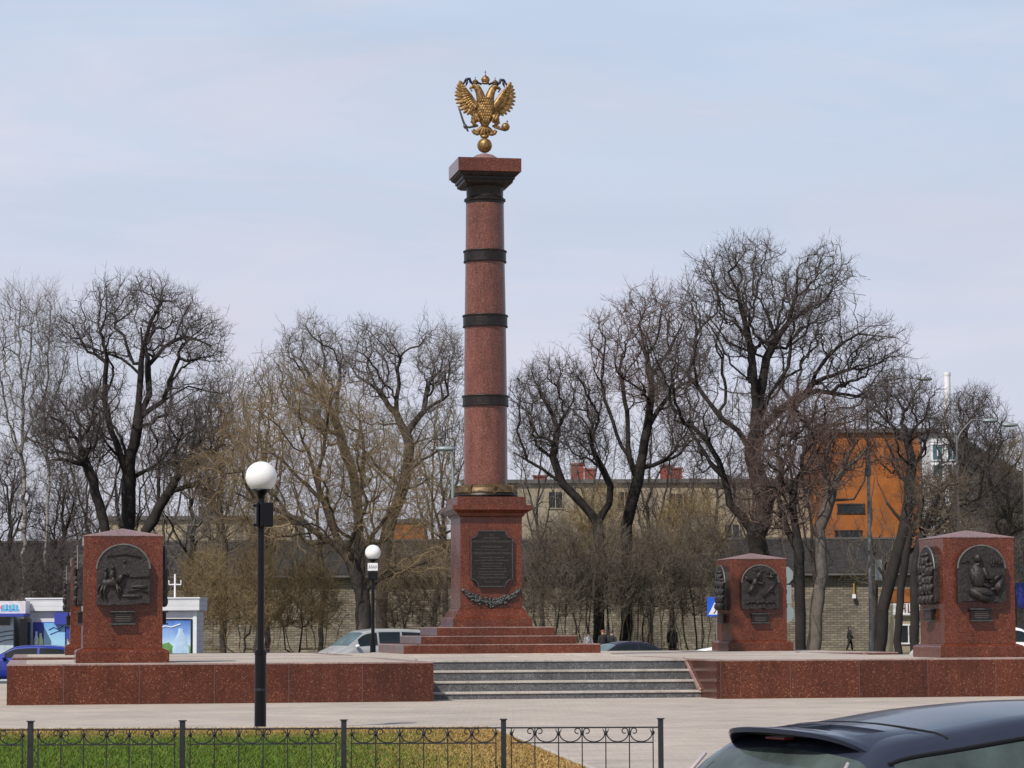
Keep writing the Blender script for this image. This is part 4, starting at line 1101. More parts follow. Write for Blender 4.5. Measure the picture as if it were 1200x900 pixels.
fr_ = MB(); fr_.box((xb + .03, -.03, (z0_+z1_)/2), (.06, .07, z1_-z0_ + .1)); fr_.box(((xa+xb)/2, -.03, z1_ + .03), (xb-xa, .07, .06)); fr_.build('poster_frame', 'dark_glass', k1)
# antenna
an = at(205, 690, KD + .8); ta = thing('roof_antenna', 'white trident shaped antenna on the roof of the right kiosk', 'antenna', (an.x, KD + .8, kz(702) + .04))
hz = at(205, 673.5, KD).z - kz(702)
MB().tube([(0, 0, 0), (0, 0, hz)], .035, 8).build('mast', 'white_paint', ta, smooth=True)
MB().tube([(-.24, 0, hz*.9 - .15), (-.23, 0, hz*.55), (0, 0, hz*.57), (.23, 0, hz*.55), (.24, 0, hz*.9 - .15)], .024, 6).build('crossbar', 'white_paint', ta, smooth=True)
# left kiosk
k2, c2, W2 = kiosk(31, 132, 'white sided kiosk behind the blue hatchback, poster with bottles and a blue sign box')
xa, xb = at(39, 750, KD).x - c2, at(77, 750, KD).x - c2; z0_, z1_ = kz(772), kz(729)
p_ = MB().box(((xa+xb)/2, -.05, (z0_+z1_)/2), (xb-xa, .08, z1_-z0_)).build('poster', 'blue_panel', k2)
xq = at(51.5, 750, KD).x - c2
MB().box(((xq+xb)/2, -.095, (z0_+z1_)/2), (xb-xq-.03, .01, z1_-z0_-.06)).build('poster_panel', poster_mat('pale_poster', [(0, (.25, .55, .60)), (.5, (.35, .60, .80)), (1, (.16, .42, .72))], z0_, z1_), p_)
for px_, cc, hh in ((43, (.62, .70, .76), .98), (48, (.60, .72, .36), .92)):
    xx = at(px_, 750, KD).x - c2
    MB().lathe([(.09, 0), (.11, .05), (.11, hh*.7), (.05, hh*.85), (.05, hh)], (xx, -.12, z0_ + .08), 12).build('bottle_picture', plain('bottle_tint', cc, .3), p_, smooth=True)
xx = at(58.5, 750, KD).x - c2; MB().box((xx, -.105, z0_ + .36), (.15, .01, .2)).build('green_pack', plain('pack_green', (.03, .28, .16), .4), p_)
s_ = MB(); s_.tube([(xq + .2, -.105, z1_ - .3), (xq + .4, -.105, z1_ - .2), (xq + .55, -.105, z1_ - .28), (xq + .75, -.105, z1_ - .18), (xb - .1, -.105, z1_ - .14)], .022, 6); s_.tube([(xq + .25, -.105, z1_ - .48), (xq + .5, -.105, z1_ - .38), (xb - .15, -.105, z1_ - .3)], .018, 6); s_.build('script_line', plain('ink_blue', (.03, .08, .3), .4), p_)
xs_ = at(73, 740, KD).x - c2
MB().box((xs_, -.18, kz(725)), (.52, .3, kz(718) - kz(732))).build('sign_box', 'blue_panel', k2)
MB().box((xs_ + .33, -.12, kz(735)), (.3, .15, .9)).build('awning', 'blue_panel', k2)
# stall at the very left
a, b = at(-40, 750, KD - 1).x, at(31, 750, KD - 1).x; cx3 = (a+b)/2; g0 = ground_z(cx3, KD) - .05
k3 = thing('market_stall', 'pale stall at the left edge with a signboard over its counter', 'stall', (cx3, KD - 1, 0), 0)
zt = kz(719)
MB().box((-.25, 1.2, (zt + g0)/2), (b-a-.55, 2.2, zt-g0)).build('cabin', plain('pale_blue_panel', (.50, .58, .62), .5, dirt=.15), k3)
sb_ = MB().box((0, .2, (kz(704.5) + zt)/2), (b-a, 1.0, kz(704.5) - zt)).build('signboard', plain('signboard_pale', (.62, .60, .63), .4), k3)
xl = at(19, 712, KD).x - cx3
q = MB()
for i in range(5): q.box((xl - .26 + .13*i, -.31, kz(711.5)), (.09, .012, .16 + .05*(i % 2)))
q.box((xl, -.31, kz(715)), (.7, .012, .07)); q.build('blue_lettering', plain('cyan_ink', (.10, .42, .62), .4), sb_)
q = MB()
for i in range(4): q.ell((at(3, 712, KD).x - cx3 - .2 + .14*i, -.305, kz(712)), (.06, .008, .09), 8, 6)
q.build('red_lettering', plain('rose_ink', (.50, .12, .17), .4), sb_)
MB().box((0, -.1, zt - .06), (b-a + .02, 1.3, .12)).build('valance', 'blue_panel', k3)
xd = at(27, 740, KD - 1).x - cx3
MB().box((xd, 1.1, (zt+g0)/2 - .1), (.30, 2.0, zt-g0-.2)).build('doorway', 'dark_glass', k3)
xw = at(5, 728, KD - 1).x - cx3
fw_ = MB().box((xw, .08, kz(728)), (.42, .06, .30)).build('display_window', 'dark_glass', k3)
q = MB()
for i in range(3): q.tube([(xw - .4 + .1*i, .08, kz(742 + 5*i)), (xw, .08, kz(740 + 5*i)), (xw + .4, .08, kz(738.5 + 5*i))], .02, 6)
q.build('lettering_lines', plain('grey_ink', (.12, .14, .16), .5), k3)

# ------------------------------------------------------------------ buildings behind the park
def brick_mat():
    m, nt, b = new_mat('pale_brick_wall')
    v = coords(nt); mp = nt.nodes.new('ShaderNodeMapping'); mp.inputs['Rotation'].default_value = (PI/2, 0, 0); nt.links.new(v, mp.inputs[0])
    br = N(nt, 'ShaderNodeTexBrick', Scale=1.0)
    br.inputs['Color1'].default_value = (.30, .265, .205, 1); br.inputs['Color2'].default_value = (.165, .145, .115, 1); br.inputs['Mortar'].default_value = (.09, .08, .065, 1)
    br.inputs['Brick Width'].default_value = .5; br.inputs['Row Height'].default_value = .17; br.inputs['Mortar Size'].default_value = .022
    nt.links.new(mp.outputs[0], br.inputs['Vector'])
    n = N(nt, 'ShaderNodeTexNoise', Scale=.25, Detail=8.0, Roughness=.7); nt.links.new(v, n.inputs['Vector'])
    c = mixc(nt, 1.0, br.outputs['Color'], ramp(nt, n.outputs['Fac'], [(.3, (.55, .54, .52)), (.7, (1.15, 1.12, 1.05))]), 'MULTIPLY')
    nt.links.new(c, b.inputs['Base Color']); b.inputs['Roughness'].default_value = .9
    return m
M['brick'] = brick_mat()
M['slate'] = plain('dark_slate', (.036, .034, .033), .95, 0.0, .35, 2.0, .3, spec=.1)
M['beige'] = plain('beige_plaster', (.31, .265, .185), .9, 0.0, .12, .5, dirt=.2)
M['beige2'] = plain('yellow_beige_plaster', (.36, .30, .20), .9, 0.0, .12, .5, dirt=.2)
M['orange'] = plain('orange_plaster', (.31, .098, .017), .85, 0.0, .3, .6, dirt=.45)
M['red_brick'] = plain('red_brick', (.22, .05, .035), .9, 0.0, .3, 4.0)
M['tin'] = plain('tin_roof', (.10, .095, .09), .6, .2, .3, 1.0)
M['brown_wall'] = plain('brown_cladding', (.075, .058, .042), .7, 0.0, .25, .5)
M['teal_glass'] = plain('teal_glazing', (.05, .13, .16), .15, 0.0, .3, .7)
BD = 200.0
def brick_building():
    xa, xb = at(-70, 760, BD).x, at(1078, 760, BD).x; ze = at(600, 673, BD).z; W = xb - xa; rz_ = at(600, 636, BD + 9).z
    t = thing('low_brick_building', 'long low pale brick building with dark slate roof running behind the trees', 'building', ((xa+xb)/2, BD, 0))
    MB().box((0, 9, ze/2 - .2), (W, 18, ze + .4)).build('wall', 'brick', t)
    r = MB(); r.prism([(-.55, ze - .12), (9, rz_), (18.5, ze - .12), (18.5, ze + .04), (9, rz_ + .16), (-.55, ze + .04)], -W/2 - .4, W/2 + .4, 'x'); rf = r.build('roof', 'slate', t)
    q = MB(); sl_ = (rz_ - ze - .04)/9.55
    for i in range(int(W/.9)):
        x = -W/2 + .45 + i*.9
        q.add([(x, -.56, ze + .05), (x + .06, -.56, ze + .05), (x + .06, 9, rz_ + .19), (x, 9, rz_ + .19), (x, -.56, ze + .09), (x + .06, -.56, ze + .09), (x + .06, 9, rz_ + .23), (x, 9, rz_ + .23)], [(0, 3, 2, 1), (4, 5, 6, 7), (0, 1, 5, 4), (1, 2, 6, 5), (2, 3, 7, 6), (3, 0, 4, 7)])
    q.build('roof_ribs', 'slate', rf)
    MB().box((0, 9, rz_ + .22), (W + .8, .5, .16)).build('ridge', 'tin', rf)
    MB().box((0, -.6, ze - .12), (W + .8, .12, .14)).build('gutter', 'tin', t)
    return t
bb = brick_building()
gp_ = at(999, 693, BD - .25)
tg_ = thing('gas_pipe', 'yellow gas pipe with a small white meter on the brick wall above the walking person', 'pipe', (gp_.x, BD - .2, 0))
MB().tube([(.12, .1, at(1000, 684, BD).z), (.12, 0, at(1000, 685, BD).z), (.12, 0, at(1000, 698, BD).z)], .06, 8).build('pipe', plain('yellow_paint', (.38, .22, .03), .5), tg_, smooth=True)
MB().box((.1, -.1, at(1000, 699, BD).z), (.26, .22, .3)).build('meter', 'white_paint', tg_, bevel=.02)

def window_part(t, x, y, z, w_, h_, glass='dark_glass', frame='white_paint'):
    f = MB(); f.box((x, y - .02, z + h_/2), (w_ + .2, .1, .1)); f.box((x, y - .02, z - h_/2), (w_ + .2, .1, .1)); f.box((x - w_/2, y - .02, z), (.1, .1, h_ - .102)); f.box((x + w_/2, y - .02, z), (.1, .1, h_ - .102)); f.box((x, y - .015, z), (.07, .08, h_ - .102))
    fo = f.build('window', frame, t)
    MB().box((x, y + .02, z), (w_ - .1, .05, h_ - .1)).build('pane', glass, fo)
def block(name, label, x0, x1, D, ytop, depth, wall, roofmat, wins=(), wsz=(1.3, 1.5), cat='building', eave=.35, frame='white_paint'):
    a, b = at(x0, 700, D).x, at(x1, 700, D).x; zt = at((x0+x1)/2, ytop, D).z
    t = thing(name, label, cat, ((a+b)/2, D, 0)); cx_ = (a+b)/2
    MB().box((0, depth/2, zt/2), (b-a, depth, zt)).build('wall', wall, t)
    rf = MB().box((0, depth/2, zt + .17), (b-a + 2*eave, depth + 2*eave, .34)).build('roof', roofmat, t)
    for px, py in wins:
        p = at(px, py, D); window_part(t, p.x - cx_, -.03, p.z, *wsz, frame=frame)
    return t, cx_, zt, rf
tb, cx_, zt, rf = block('beige_apartment_building', 'long beige building with red brick chimneys right of the column behind the brick building', 545, 968, 240, 566, 14, 'beige', 'tin',
    [(732, 586), (651, 586), (792, 588), (826, 624), (858, 624), (889, 624), (686, 626)], frame='beige')
for x0, x1, ya in ((669, 684, 546), (685, 698, 552), (774, 786, 548), (787, 799, 551), (625, 641, 560)):
    a, b = at(x0, 560, 243).x, at(x1, 560, 243).x; z1 = at(x0, ya, 243).z
    q = MB(); q.box(((a+b)/2 - cx_, 3, (z1 + zt)/2 + .17), (b-a, .9, z1 - zt)); q.box(((a+b)/2 - cx_, 3, z1 + .15), (b-a + .2, 1.1, .14)); q.build('chimney', 'red_brick', rf)
block('yellowish_house', 'lower yellow beige house left of the lamp globe behind the dark roof', 120, 345, 248, 609, 12, 'beige2', 'tin', [(x, 622) for x in (150, 225, 300)], (1.0, 1.1), frame='beige2')
q_, cq, zq_, _ = block('rooftop_plant_room', 'small dark plant room with a pale blue window above the yellowish house roof', 232, 247, 262, 579, 4, 'slate', 'tin', [(239, 588)], (.7, .8))
block('orange_shed', 'small rust orange block peeking out left of the column pedestal', 456, 497, 222, 613, 8, 'orange', 'tin', [], eave=.1)
to, cxo, zto, _ = block('orange_building', 'tall orange plastered building between bare trees at right', 966, 1100, 230, 507, 16, 'orange', 'tin',
    [(997, 596), (994, 627)], (2.2, .75), frame='slate')
tw, cxw, ztw, _ = block('white_glazed_tower', 'narrow white glazed stair block right of the orange building', 1094, 1127, 218, 512, 6, 'white_paint', 'tin', [], eave=.1)
for i in range(5):
    z = at(1110, 530 + i*24, 218).z
    for dx in (-.55, .55): window_part(tw, dx*1.1, -.03, z, .85, 1.3, 'teal_glass')
# receding brown building
pA, pB = at(1127, 700, 222), at(1225, 700, 300); ang = math.atan2(pB.y - pA.y, pB.x - pA.x); Lb = (Vector((pB.x, pB.y)) - Vector((pA.x, pA.y))).length
tbr = thing('brown_clad_building', 'dark brown clad building receding at the right edge with teal windows', 'building', (pA.x, 222, 0), ang)
zb_ = at(1127, 517, 222).z
MB().box((Lb/2, 1.6, zb_/2), (Lb, 3.2, zb_)).build('wall', 'brown_wall', tbr); MB().box((Lb/2, 1.6, zb_ + .2), (Lb + .4, 3.6, .4)).build('roof', 'tin', tbr)
for i in range(14):
    for k_ in range(2): window_part(tbr, 3 + i*(Lb-5)/14, -.03, 4.5 + k_*4.4, 2.6, 3.2, 'teal_glass', 'tin')
# far chimney stack
ch = at(1114.5, 700, 420); tch = thing('chimney_stack', 'slim white chimney stack rising above the trees at right', 'chimney', (ch.x, 420, 0))
MB().lathe([(.62, 0), (.52, at(1114, 437, 420).z)], n=16).build('shaft', 'white_paint', tch, smooth=True)
MB().lathe([(.55, at(1114, 437, 420).z - .5), (.58, at(1114, 437, 420).z - .4), (.56, at(1114, 437, 420).z + .1)], n=16).build('rim', 'white_paint', tch, smooth=True)
# corner shop with a lettered board
D = 176.0; sa, sb2 = at(1046, 760, D).x, at(1120, 760, D).x
sh = thing('corner_shop', 'small shop with orange fascia and a white board lettered in dark red', 'shop', ((sa+sb2)/2, D, 0)); cs = (sa+sb2)/2
MB().box((0, 2.5, at(1060, 722, D).z/2), (sb2-sa-.3, 5, at(1060, 722, D).z)).build('wall', 'beige', sh)
MB().box((0, 2.4, (at(1060, 690, D).z + at(1060, 706, D).z)/2), (sb2-sa, 5.4, at(1060, 690, D).z - at(1060, 706, D).z)).build('fascia', 'orange', sh)
za_, zb2 = at(1060, 720.5, D).z, at(1060, 707, D).z
bo = MB().box((0, -.2, (za_+zb2)/2), (sb2-sa-.1, .25, zb2-za_)).build('signboard', 'white_paint', sh)
xt = at(1061.5, 714, D).x - cs
text_mesh('lettering', [('НЦ', .80, xt, (za_+zb2)/2)], plain('dark_red_ink', (.16, .008, .02), .5), bo, Matrix.Translation((0, -.335, 0)), .006)
window_part(sh, -1.0, -.03, 1.2, 1.2, 1.2); window_part(sh, 1.2, -.03, 1.2, 1.2, 1.2)
# blue roadside board at the right edge
D = 150.0; c_ = at(1199, 698, D)
bl = thing('billboard', 'blue billboard cut by the right edge behind the near right pylon', 'billboard', (c_.x, D, 0))
MB().box((0, 0, c_.z), (.9, .15, 1.4)).build('panel', 'blue_panel', bl, bevel=.01); MB().lathe([(.06, -.1), (.06, c_.z - .6)], n=10).build('pole', 'pole_grey', bl, smooth=True)

# ------------------------------------------------------------------ people
def person(label, px, D, h, rz_, coat, trousers, hairc, skirt=False, walk=.18, bend=0.0):
    k_ = h/1.75
    b = at(px, 760, D); t = thing('person', label, 'person', (b.x, D, ground_z(b.x, D) + (.02 if D > 122 else -.06)), rz_)
    V = [(0, 0, .95), (0, 0, 1.12), (0, 0, 1.32), (0, .01, 1.48), (0, 0, 1.56), (0, -.01, 1.68)]; R = [.135, .125, .145, .065, .085, .075]
    E_ = [(0, 1), (1, 2), (2, 3), (3, 4), (4, 5)]
    def addv(p, r, par): V.append(p); R.append(r); E_.append((par, len(V)-1)); return len(V)-1
    for s_ in (-1, 1):
        sw = s_*walk
        h1 = addv((s_*.09, 0, .88), .095, 0); kn = addv((s_*.10, -sw*.7 - .02, .48), .062, h1); an_ = addv((s_*.10, -sw*1.2 + .03, .09), .042, kn); addv((s_*.11, -sw*1.2 - .13, .035), .035, an_)
        sh_ = addv((s_*.185, 0, 1.40), .062, 2); el = addv((s_*.235, sw*.5 + .02, 1.12), .046, sh_); wr_ = addv((s_*.245, sw*1.0 - .06, .88), .032, el)
        pa = addv((s_*.245, sw*1.05 - .075, .82), .032, wr_)
        for f, (dy, ln) in enumerate(((-.030, .075), (-.010, .085), (.010, .08), (.028, .062))):
            f1 = addv((s_*.247, sw*1.05 - .08 + dy, .775), .010, pa); addv((s_*.235, sw*1.05 - .085 + dy, .775 - ln*.55), .008, f1)
        th_ = addv((s_*.225, sw*1.05 - .115, .805), .011, pa); addv((s_*.215, sw*1.05 - .125, .775), .009, th_)
    me = bpy.data.meshes.new('body'); me.from_pydata([tuple(c*k_ for c in v) for v in V], E_, []); me.update()
    o = bpy.data.objects.new('body', me); col.objects.link(o)
    md = o.modifiers.new('skin', 'SKIN')
    try:
        for i, sv in enumerate(me.skin_vertices[0].data): sv.radius = (R[i]*k_, R[i]*k_*(.8 if i < 3 else 1)); sv.use_root = (i == 0)
        s2 = o.modifiers.new('sub', 'SUBSURF'); s2.levels = 1; s2.render_levels = 1
        dg = bpy.context.evaluated_depsgraph_get(); nm = bpy.data.meshes.new_from_object(o.evaluated_get(dg))
        o.modifiers.clear(); o.data = nm; nm.name = 'body'
    except Exception as ex:
        print('skin failed', ex)
    o.data.materials.clear(); o.data.materials.append(M['skin']); o.parent = t
    o.data.polygons.foreach_set('use_smooth', [True]*len(o.data.polygons))
    cm = plain('coat_cloth', coat, .85, 0, .25, 8); tm = plain('trouser_cloth', trousers, .85, 0, .25, 8)
    q = MB(); n = 14
    prof = [(.205, .150, .62 if skirt else .86), (.20, .145, .9), (.178, .135, 1.10), (.20, .150, 1.28), (.215, .135, 1.40), (.15, .10, 1.475), (.075, .075, 1.51)]
    q.loft([[(a*k_*math.cos(2*PI*i/n), (b_*math.sin(2*PI*i/n) + .0)*k_, z*k_) for i in range(n)] for a, b_, z in prof])
    for s_ in (-1, 1):
        sw = s_*walk
        q.tube([Vector(p)*k_ for p in ((s_*.17, 0, 1.41), (s_*.24, sw*.5 + .02, 1.12), (s_*.248, sw*1.0 - .05, .88))], [.078*k_, .063*k_, .05*k_], 10)
    q.build('coat', cm, t, smooth='full')
    q = MB()
    for s_ in (-1, 1):
        sw = s_*walk
        q.tube([Vector(p)*k_ for p in ((s_*.085, 0, .95), (s_*.095, -.01, .84), (s_*.10, -sw*.7 - .02, .48), (s_*.10, -sw*1.2 + .03, .10))], [.11*k_, .11*k_, .078*k_, .06*k_], 10)
    q.build('trousers', tm, t, smooth='full')
    for s_ in (-1, 1):
        sw = s_*walk
        MB().ell(((s_*.105)*k_, (-sw*1.2 - .05)*k_, .045*k_), (.05*k_, .14*k_, .05*k_), 10, 8).build('shoe', 'rubber', t, smooth='full')
    hm = plain('hair_colour', hairc, .6, 0, .2, 20)
    q = MB(); q.ell((0, .022*k_, 1.655*k_), (.098*k_, .105*k_, .105*k_), 14, 10)
    if skirt: q.ell((0, .06*k_, 1.54*k_), (.085*k_, .06*k_, .12*k_), 12, 8)
    q.build('hair', hm, t, smooth='full')
    q = MB(); q.ell((0, -.085*k_, 1.62*k_), (.014*k_, .024*k_, .024*k_), 8, 6); q.build('nose', 'skin', t, smooth='full')
    q = MB()
    for s_ in (-1, 1): q.ell((s_*.034*k_, -.080*k_, 1.648*k_), (.012*k_, .008*k_, .008*k_), 8, 6)
    q.build('eyes', 'black_metal', t, smooth='full')
    MB().ell((0, -.078*k_, 1.578*k_), (.026*k_, .008*k_, .008*k_), 8, 6).build('mouth', plain('lips', (.35, .12, .10), .5), t, smooth='full')
    for s_ in (-1, 1): MB().ell((s_*.092*k_, .0, 1.635*k_), (.012*k_, .022*k_, .034*k_), 8, 6).build('ear', 'skin', t, smooth='full')
    return t
person('person in a long dark coat walking alone along the pale brick wall', 996, 186, 1.72, PI*.5, (.012, .012, .013), (.012, .012, .014), (.015, .012, .01), True)
person('person in a white top at the left of the group behind the column steps', 671.5, 134, 1.38, .4, (.55, .50, .48), (.03, .03, .04), (.10, .04, .03))
person('person in a pale grey jacket, second from left of the group by the column steps', 689.5, 133, 1.48, -.5, (.42, .40, .42), (.05, .05, .06), (.03, .025, .02), walk=.08)
person('person with reddish hair and black jacket in the group behind the column steps', 706.5, 132, 1.58, .3, (.016, .016, .02), (.02, .02, .025), (.22, .05, .05), walk=.1)
person('person in a black jacket at the right end of the group by the dark saloon', 717, 132.5, 1.52, -.6, (.014, .016, .02), (.02, .02, .03), (.02, .02, .02), walk=.1)
person('person in a dark grey coat standing among the tree stems left of the crossing sign', 788, 138, 1.80, .2, (.022, .021, .024), (.02, .02, .022), (.03, .025, .02), True, walk=.05)
# ------------------------------------------------------------------ trees and bushes
def bark_mat(name, c, var=.35, scale=3.0, spots=None):
    m, nt, b = new_mat(name)
    v = coords(nt, 'Object', (1, 1, .35))
    n = N(nt, 'ShaderNodeTexNoise', Scale=scale, Detail=6.0, Roughness=.7); nt.links.new(v, n.inputs['Vector'])
    cc = ramp(nt, n.outputs['Fac'], [(.3, tuple(x*(1-var) for x in c)), (.7, tuple(x*(1+var) for x in c))])
    if spots:
        n2 = N(nt, 'ShaderNodeTexNoise', Scale=2.2, Detail=4.0); nt.links.new(coords(nt, 'Object', (.7, .7, 2.4)), n2.inputs['Vector'])
        cc = mixc(nt, ramp(nt, n2.outputs['Fac'], [(.52, (0,)*3), (.58, (.9,)*3)]), cc, spots)
    nt.links.new(cc, b.inputs['Base Color']); b.inputs['Roughness'].default_value = .9
    b.inputs['Specular IOR Level'].default_value = .2
    return m
M['bark_dark'] = bark_mat('dark_bark', (.030, .026, .024))
M['bark_grey'] = bark_mat('grey_brown_bark', (.055, .046, .040))
M['bark_birch'] = bark_mat('birch_bark', (.25, .23, .21), .25, 3, (.05, .045, .045))
M['bark_pale'] = bark_mat('pale_bark', (.13, .11, .095))
M['twig_dark'] = bark_mat('dark_twigs', (.085, .071, .066), .3, .5)
M['twig_red'] = bark_mat('reddish_twigs', (.120, .083, .072), .3, .5)
M['twig_brown'] = bark_mat('brown_twigs', (.130, .102, .072), .35, .5)
M['twig_grey'] = bark_mat('grey_twigs', (.150, .132, .12), .3, .5)
M['twig_willow'] = bark_mat('willow_twigs', (.215, .158, .088), .4, .35)
M['twig_olive'] = bark_mat('olive_twigs', (.20, .148, .078), .4, .4)
M['twig_hedge'] = bark_mat('hedge_twigs', (.120, .100, .078), .4, .4)

def frames(d):
    ref = np.where(np.abs(d[:, 1:2]) < .9, np.array([[0, 1., 0]]), np.array([[1., 0, 0]]))
    a = np.cross(d, ref); a /= np.maximum(np.linalg.norm(a, axis=1, keepdims=True), 1e-9)
    return a, np.cross(d, a)
def frustums(p0, p1, r0, r1, d0, d1, n):
    m = len(p0)
    if m == 0: return np.zeros((0, 3)), np.zeros((0, 4), int)
    a0, b0 = frames(d0); a1, b1 = frames(d1)
    an = np.arange(n)*2*PI/n; c, s_ = np.cos(an)[None, :, None], np.sin(an)[None, :, None]
    R0 = p0[:, None] + (a0[:, None]*c + b0[:, None]*s_)*r0[:, None, None]
    R1 = p1[:, None] + (a1[:, None]*c + b1[:, None]*s_)*r1[:, None, None]
    v = np.concatenate([R0, R1], 1).reshape(-1, 3)
    k_ = np.arange(n); q = np.stack([k_, (k_+1) % n, n + (k_+1) % n, n + k_], 1)
    f = (np.arange(m)[:, None, None]*2*n + q[None]).reshape(-1, 4)
    return v, f
def quads_obj(name, parts, mat, parent, smooth=True):
    vs, fs, o = [], [], 0
    for v, f in parts:
        vs.append(v); fs.append(f + o); o += len(v)
    v = np.concatenate(vs) if vs else np.zeros((0, 3)); f = np.concatenate(fs) if fs else np.zeros((0, 4), int)
    me = bpy.data.meshes.new(name)
    me.vertices.add(len(v)); me.vertices.foreach_set('co', v.astype(np.float32).reshape(-1))
    me.loops.add(f.size); me.loops.foreach_set('vertex_index', f.astype(np.int32).reshape(-1))
    me.polygons.add(len(f)); me.polygons.foreach_set('loop_start', (np.arange(len(f))*4).astype(np.int32)); me.polygons.foreach_set('loop_total', np.full(len(f), 4, np.int32))
    me.polygons.foreach_set('use_smooth', np.ones(len(f), bool))
    me.update()
    ob = bpy.data.objects.new(name, me); col.objects.link(ob); me.materials.append(M[mat]); ob.parent = parent
    return ob
def unit(a): return a/np.maximum(np.linalg.norm(a, axis=-1, keepdims=True), 1e-9)

def tree(name, label, cat, D, limbs, polys, n, depth, bark='bark_dark', twig='twig_dark', bf=.28, R0=.4, rtip=.011, ntw=3, tl=(.35, .95), up=.35, droop=0.0, seed=1, gap=.0, rtw=.0085, group=None, side=2, taper=2.3, dens=1.32):
    rs = np.random.default_rng(seed)
    n = int(n*dens)
    base = at(limbs[0][0][0], limbs[0][0][1], D); base.z = ground_z(base.x, D) if D < 122 else .02
    t = thing(name, label, cat, tuple(base), 0, group)
    B = np.array(base)
    nodes, par, plen, skel, skr = [], [], [], [], []
    # hand-placed limbs
    for li, L in enumerate(limbs):
        dz = 0.0 if li == 0 else rs.uniform(-1, 1)*depth*.35
        pts = []
        for i, q in enumerate(L):
            p = np.array(at(q[0], q[1], D))
            if i == 0 and len(q) > 2 and q[2] == 'g': p[2] = base.z - .1
            f = i/(len(L)-1)
            p[1] += dz*f**1.2
            pts.append(p)
        # start: nearest existing node
        if nodes and not (len(L[0]) > 2 and L[0][2] == 'g'):
            A = np.array(nodes); j = int(np.argmin(((A - pts[0])**2).sum(1))); prev = j
            pts[0] = A[j]
        else:
            nodes.append(pts[0]); par.append(-1); plen.append(0.0); skel.append(True); skr.append(R0 if li == 0 else R0*.4); prev = len(nodes)-1
        tot = sum(np.linalg.norm(b - a) for a, b in zip(pts[:-1], pts[1:])); run = 0.0
        rA = R0 if (li == 0) else min(skr[prev]*.85, R0*.50)
        for a, b in zip(pts[:-1], pts[1:]):
            ln = np.linalg.norm(b - a); k_ = max(1, int(ln/.55))
            for i in range(1, k_+1):
                p = a + (b-a)*i/k_ + rs.normal(0, .045, 3)*(1 if i < k_ else .3)
                nodes.append(p); par.append(prev); plen.append(plen[prev] + np.linalg.norm(p - nodes[prev])); skel.append(True); run += ln/k_; skr.append(max(rtip*1.5, rA*(1 - (run/tot)**.8*.86))); prev = len(nodes)-1
    # crown points
    pts = []
    for poly, frac in polys:
        P = np.array(poly, float); lo, hi = P.min(0), P.max(0); need = int(n*frac); c0 = P.mean(0); got = 0
        half = (hi - lo)/2
        while got < need:
            x = rs.uniform(lo[0], hi[0], need*2); y = rs.uniform(lo[1], hi[1], need*2)
            k_ = inside(x, y, poly); x, y = x[k_], y[k_]
            x = c0[0] + (x - c0[0])*rs.normal(1, .09, len(x)); y = c0[1] + (y - c0[1])*rs.normal(.97, .07, len(x))
            q = np.clip(1 - ((x - c0[0])/max(half[0], 1))**2*.8, .1, 1)
            z = rs.uniform(-1, 1, len(x))*depth*.5*np.sqrt(q)
            for a, b, c_ in zip(x, y, z):
                if got >= need: break
                p = at(a, b, D)
                v = np.array((p.x, D + c_, p.z))
                if gap > 0 and noise.noise(Vector(v)*.45 + Vector((seed, 0, 0))) < gap - .35 and rs.random() < .85: continue
                pts.append(v); got += 1
    pts = np.array(pts)
    nsk = len(nodes)
    A = np.array(nodes); PL = np.array(plen)
    # nearest (balanced) attachment, grown Prim-style
    cost = np.full(len(pts), 1e9); bp_ = np.zeros(len(pts), int)
    for i0 in range(0, len(A), 64):
        d = np.linalg.norm(pts[:, None] - A[None, i0:i0+64], axis=2); c_ = d*(1 + bf) + bf*PL[None, i0:i0+64]
        j = c_.argmin(1); cm = c_[np.arange(len(pts)), j]; k_ = cm < cost; cost[k_] = cm[k_]; bp_[k_] = j[k_] + i0
    allp = [A]; nodes = list(A); done = np.zeros(len(pts), bool)
    for _ in range(len(pts)):
        i = int(np.argmin(np.where(done, 1e9, cost))); done[i] = True
        pr = bp_[i]; ln = np.linalg.norm(pts[i] - nodes[pr])
        nodes.append(pts[i]); par.append(pr); plen.append(plen[pr] + ln); skel.append(False); me_ = len(nodes)-1
        d = np.linalg.norm(pts - pts[i], axis=1); c_ = d*(1 + bf) + bf*plen[me_]
        k_ = (c_ < cost) & ~done; cost[k_] = c_[k_]; bp_[k_] = me_
    # bend the long straight runs
    for i in range(nsk, len(nodes)):
        a, b = nodes[par[i]], nodes[i]; ln = np.linalg.norm(b - a)
        k_ = int(ln/.7)
        if k_ >= 1:
            pv = par[i]; sag = rs.normal(0, .07, 3)*ln; sag[2] -= .05*ln
            for q in range(1, k_+1):
                f = q/(k_+1)
                nodes.append(a + (b-a)*f + sag*4*f*(1-f) + rs.normal(0, .04, 3)); par.append(pv); plen.append(plen[pv] + ln/(k_+1)); skel.append(False); pv = len(nodes)-1
            par[i] = pv; 
    X = np.array(nodes); par = np.array(par); NN = len(X); skel = np.array(skel)
    plen = np.zeros(NN); dep = np.full(NN, -1)
    def depth_of(i):
        st = []
        while dep[i] < 0 and par[i] >= 0: st.append(i); i = par[i]
        if par[i] < 0: dep[i] = 0
        for j in st[::-1]: dep[j] = dep[par[j]] + 1
    for i in range(NN): depth_of(i)
    plen = dep
    ch = [[] for _ in range(NN)]
    for i, p in enumerate(par):
        if p >= 0: ch[p].append(i)
    order = np.argsort(np.array(plen))[::-1]
    tips = np.zeros(NN)
    for i in order:
        if not ch[i]: tips[i] = 1
        if par[i] >= 0: tips[par[i]] += tips[i]
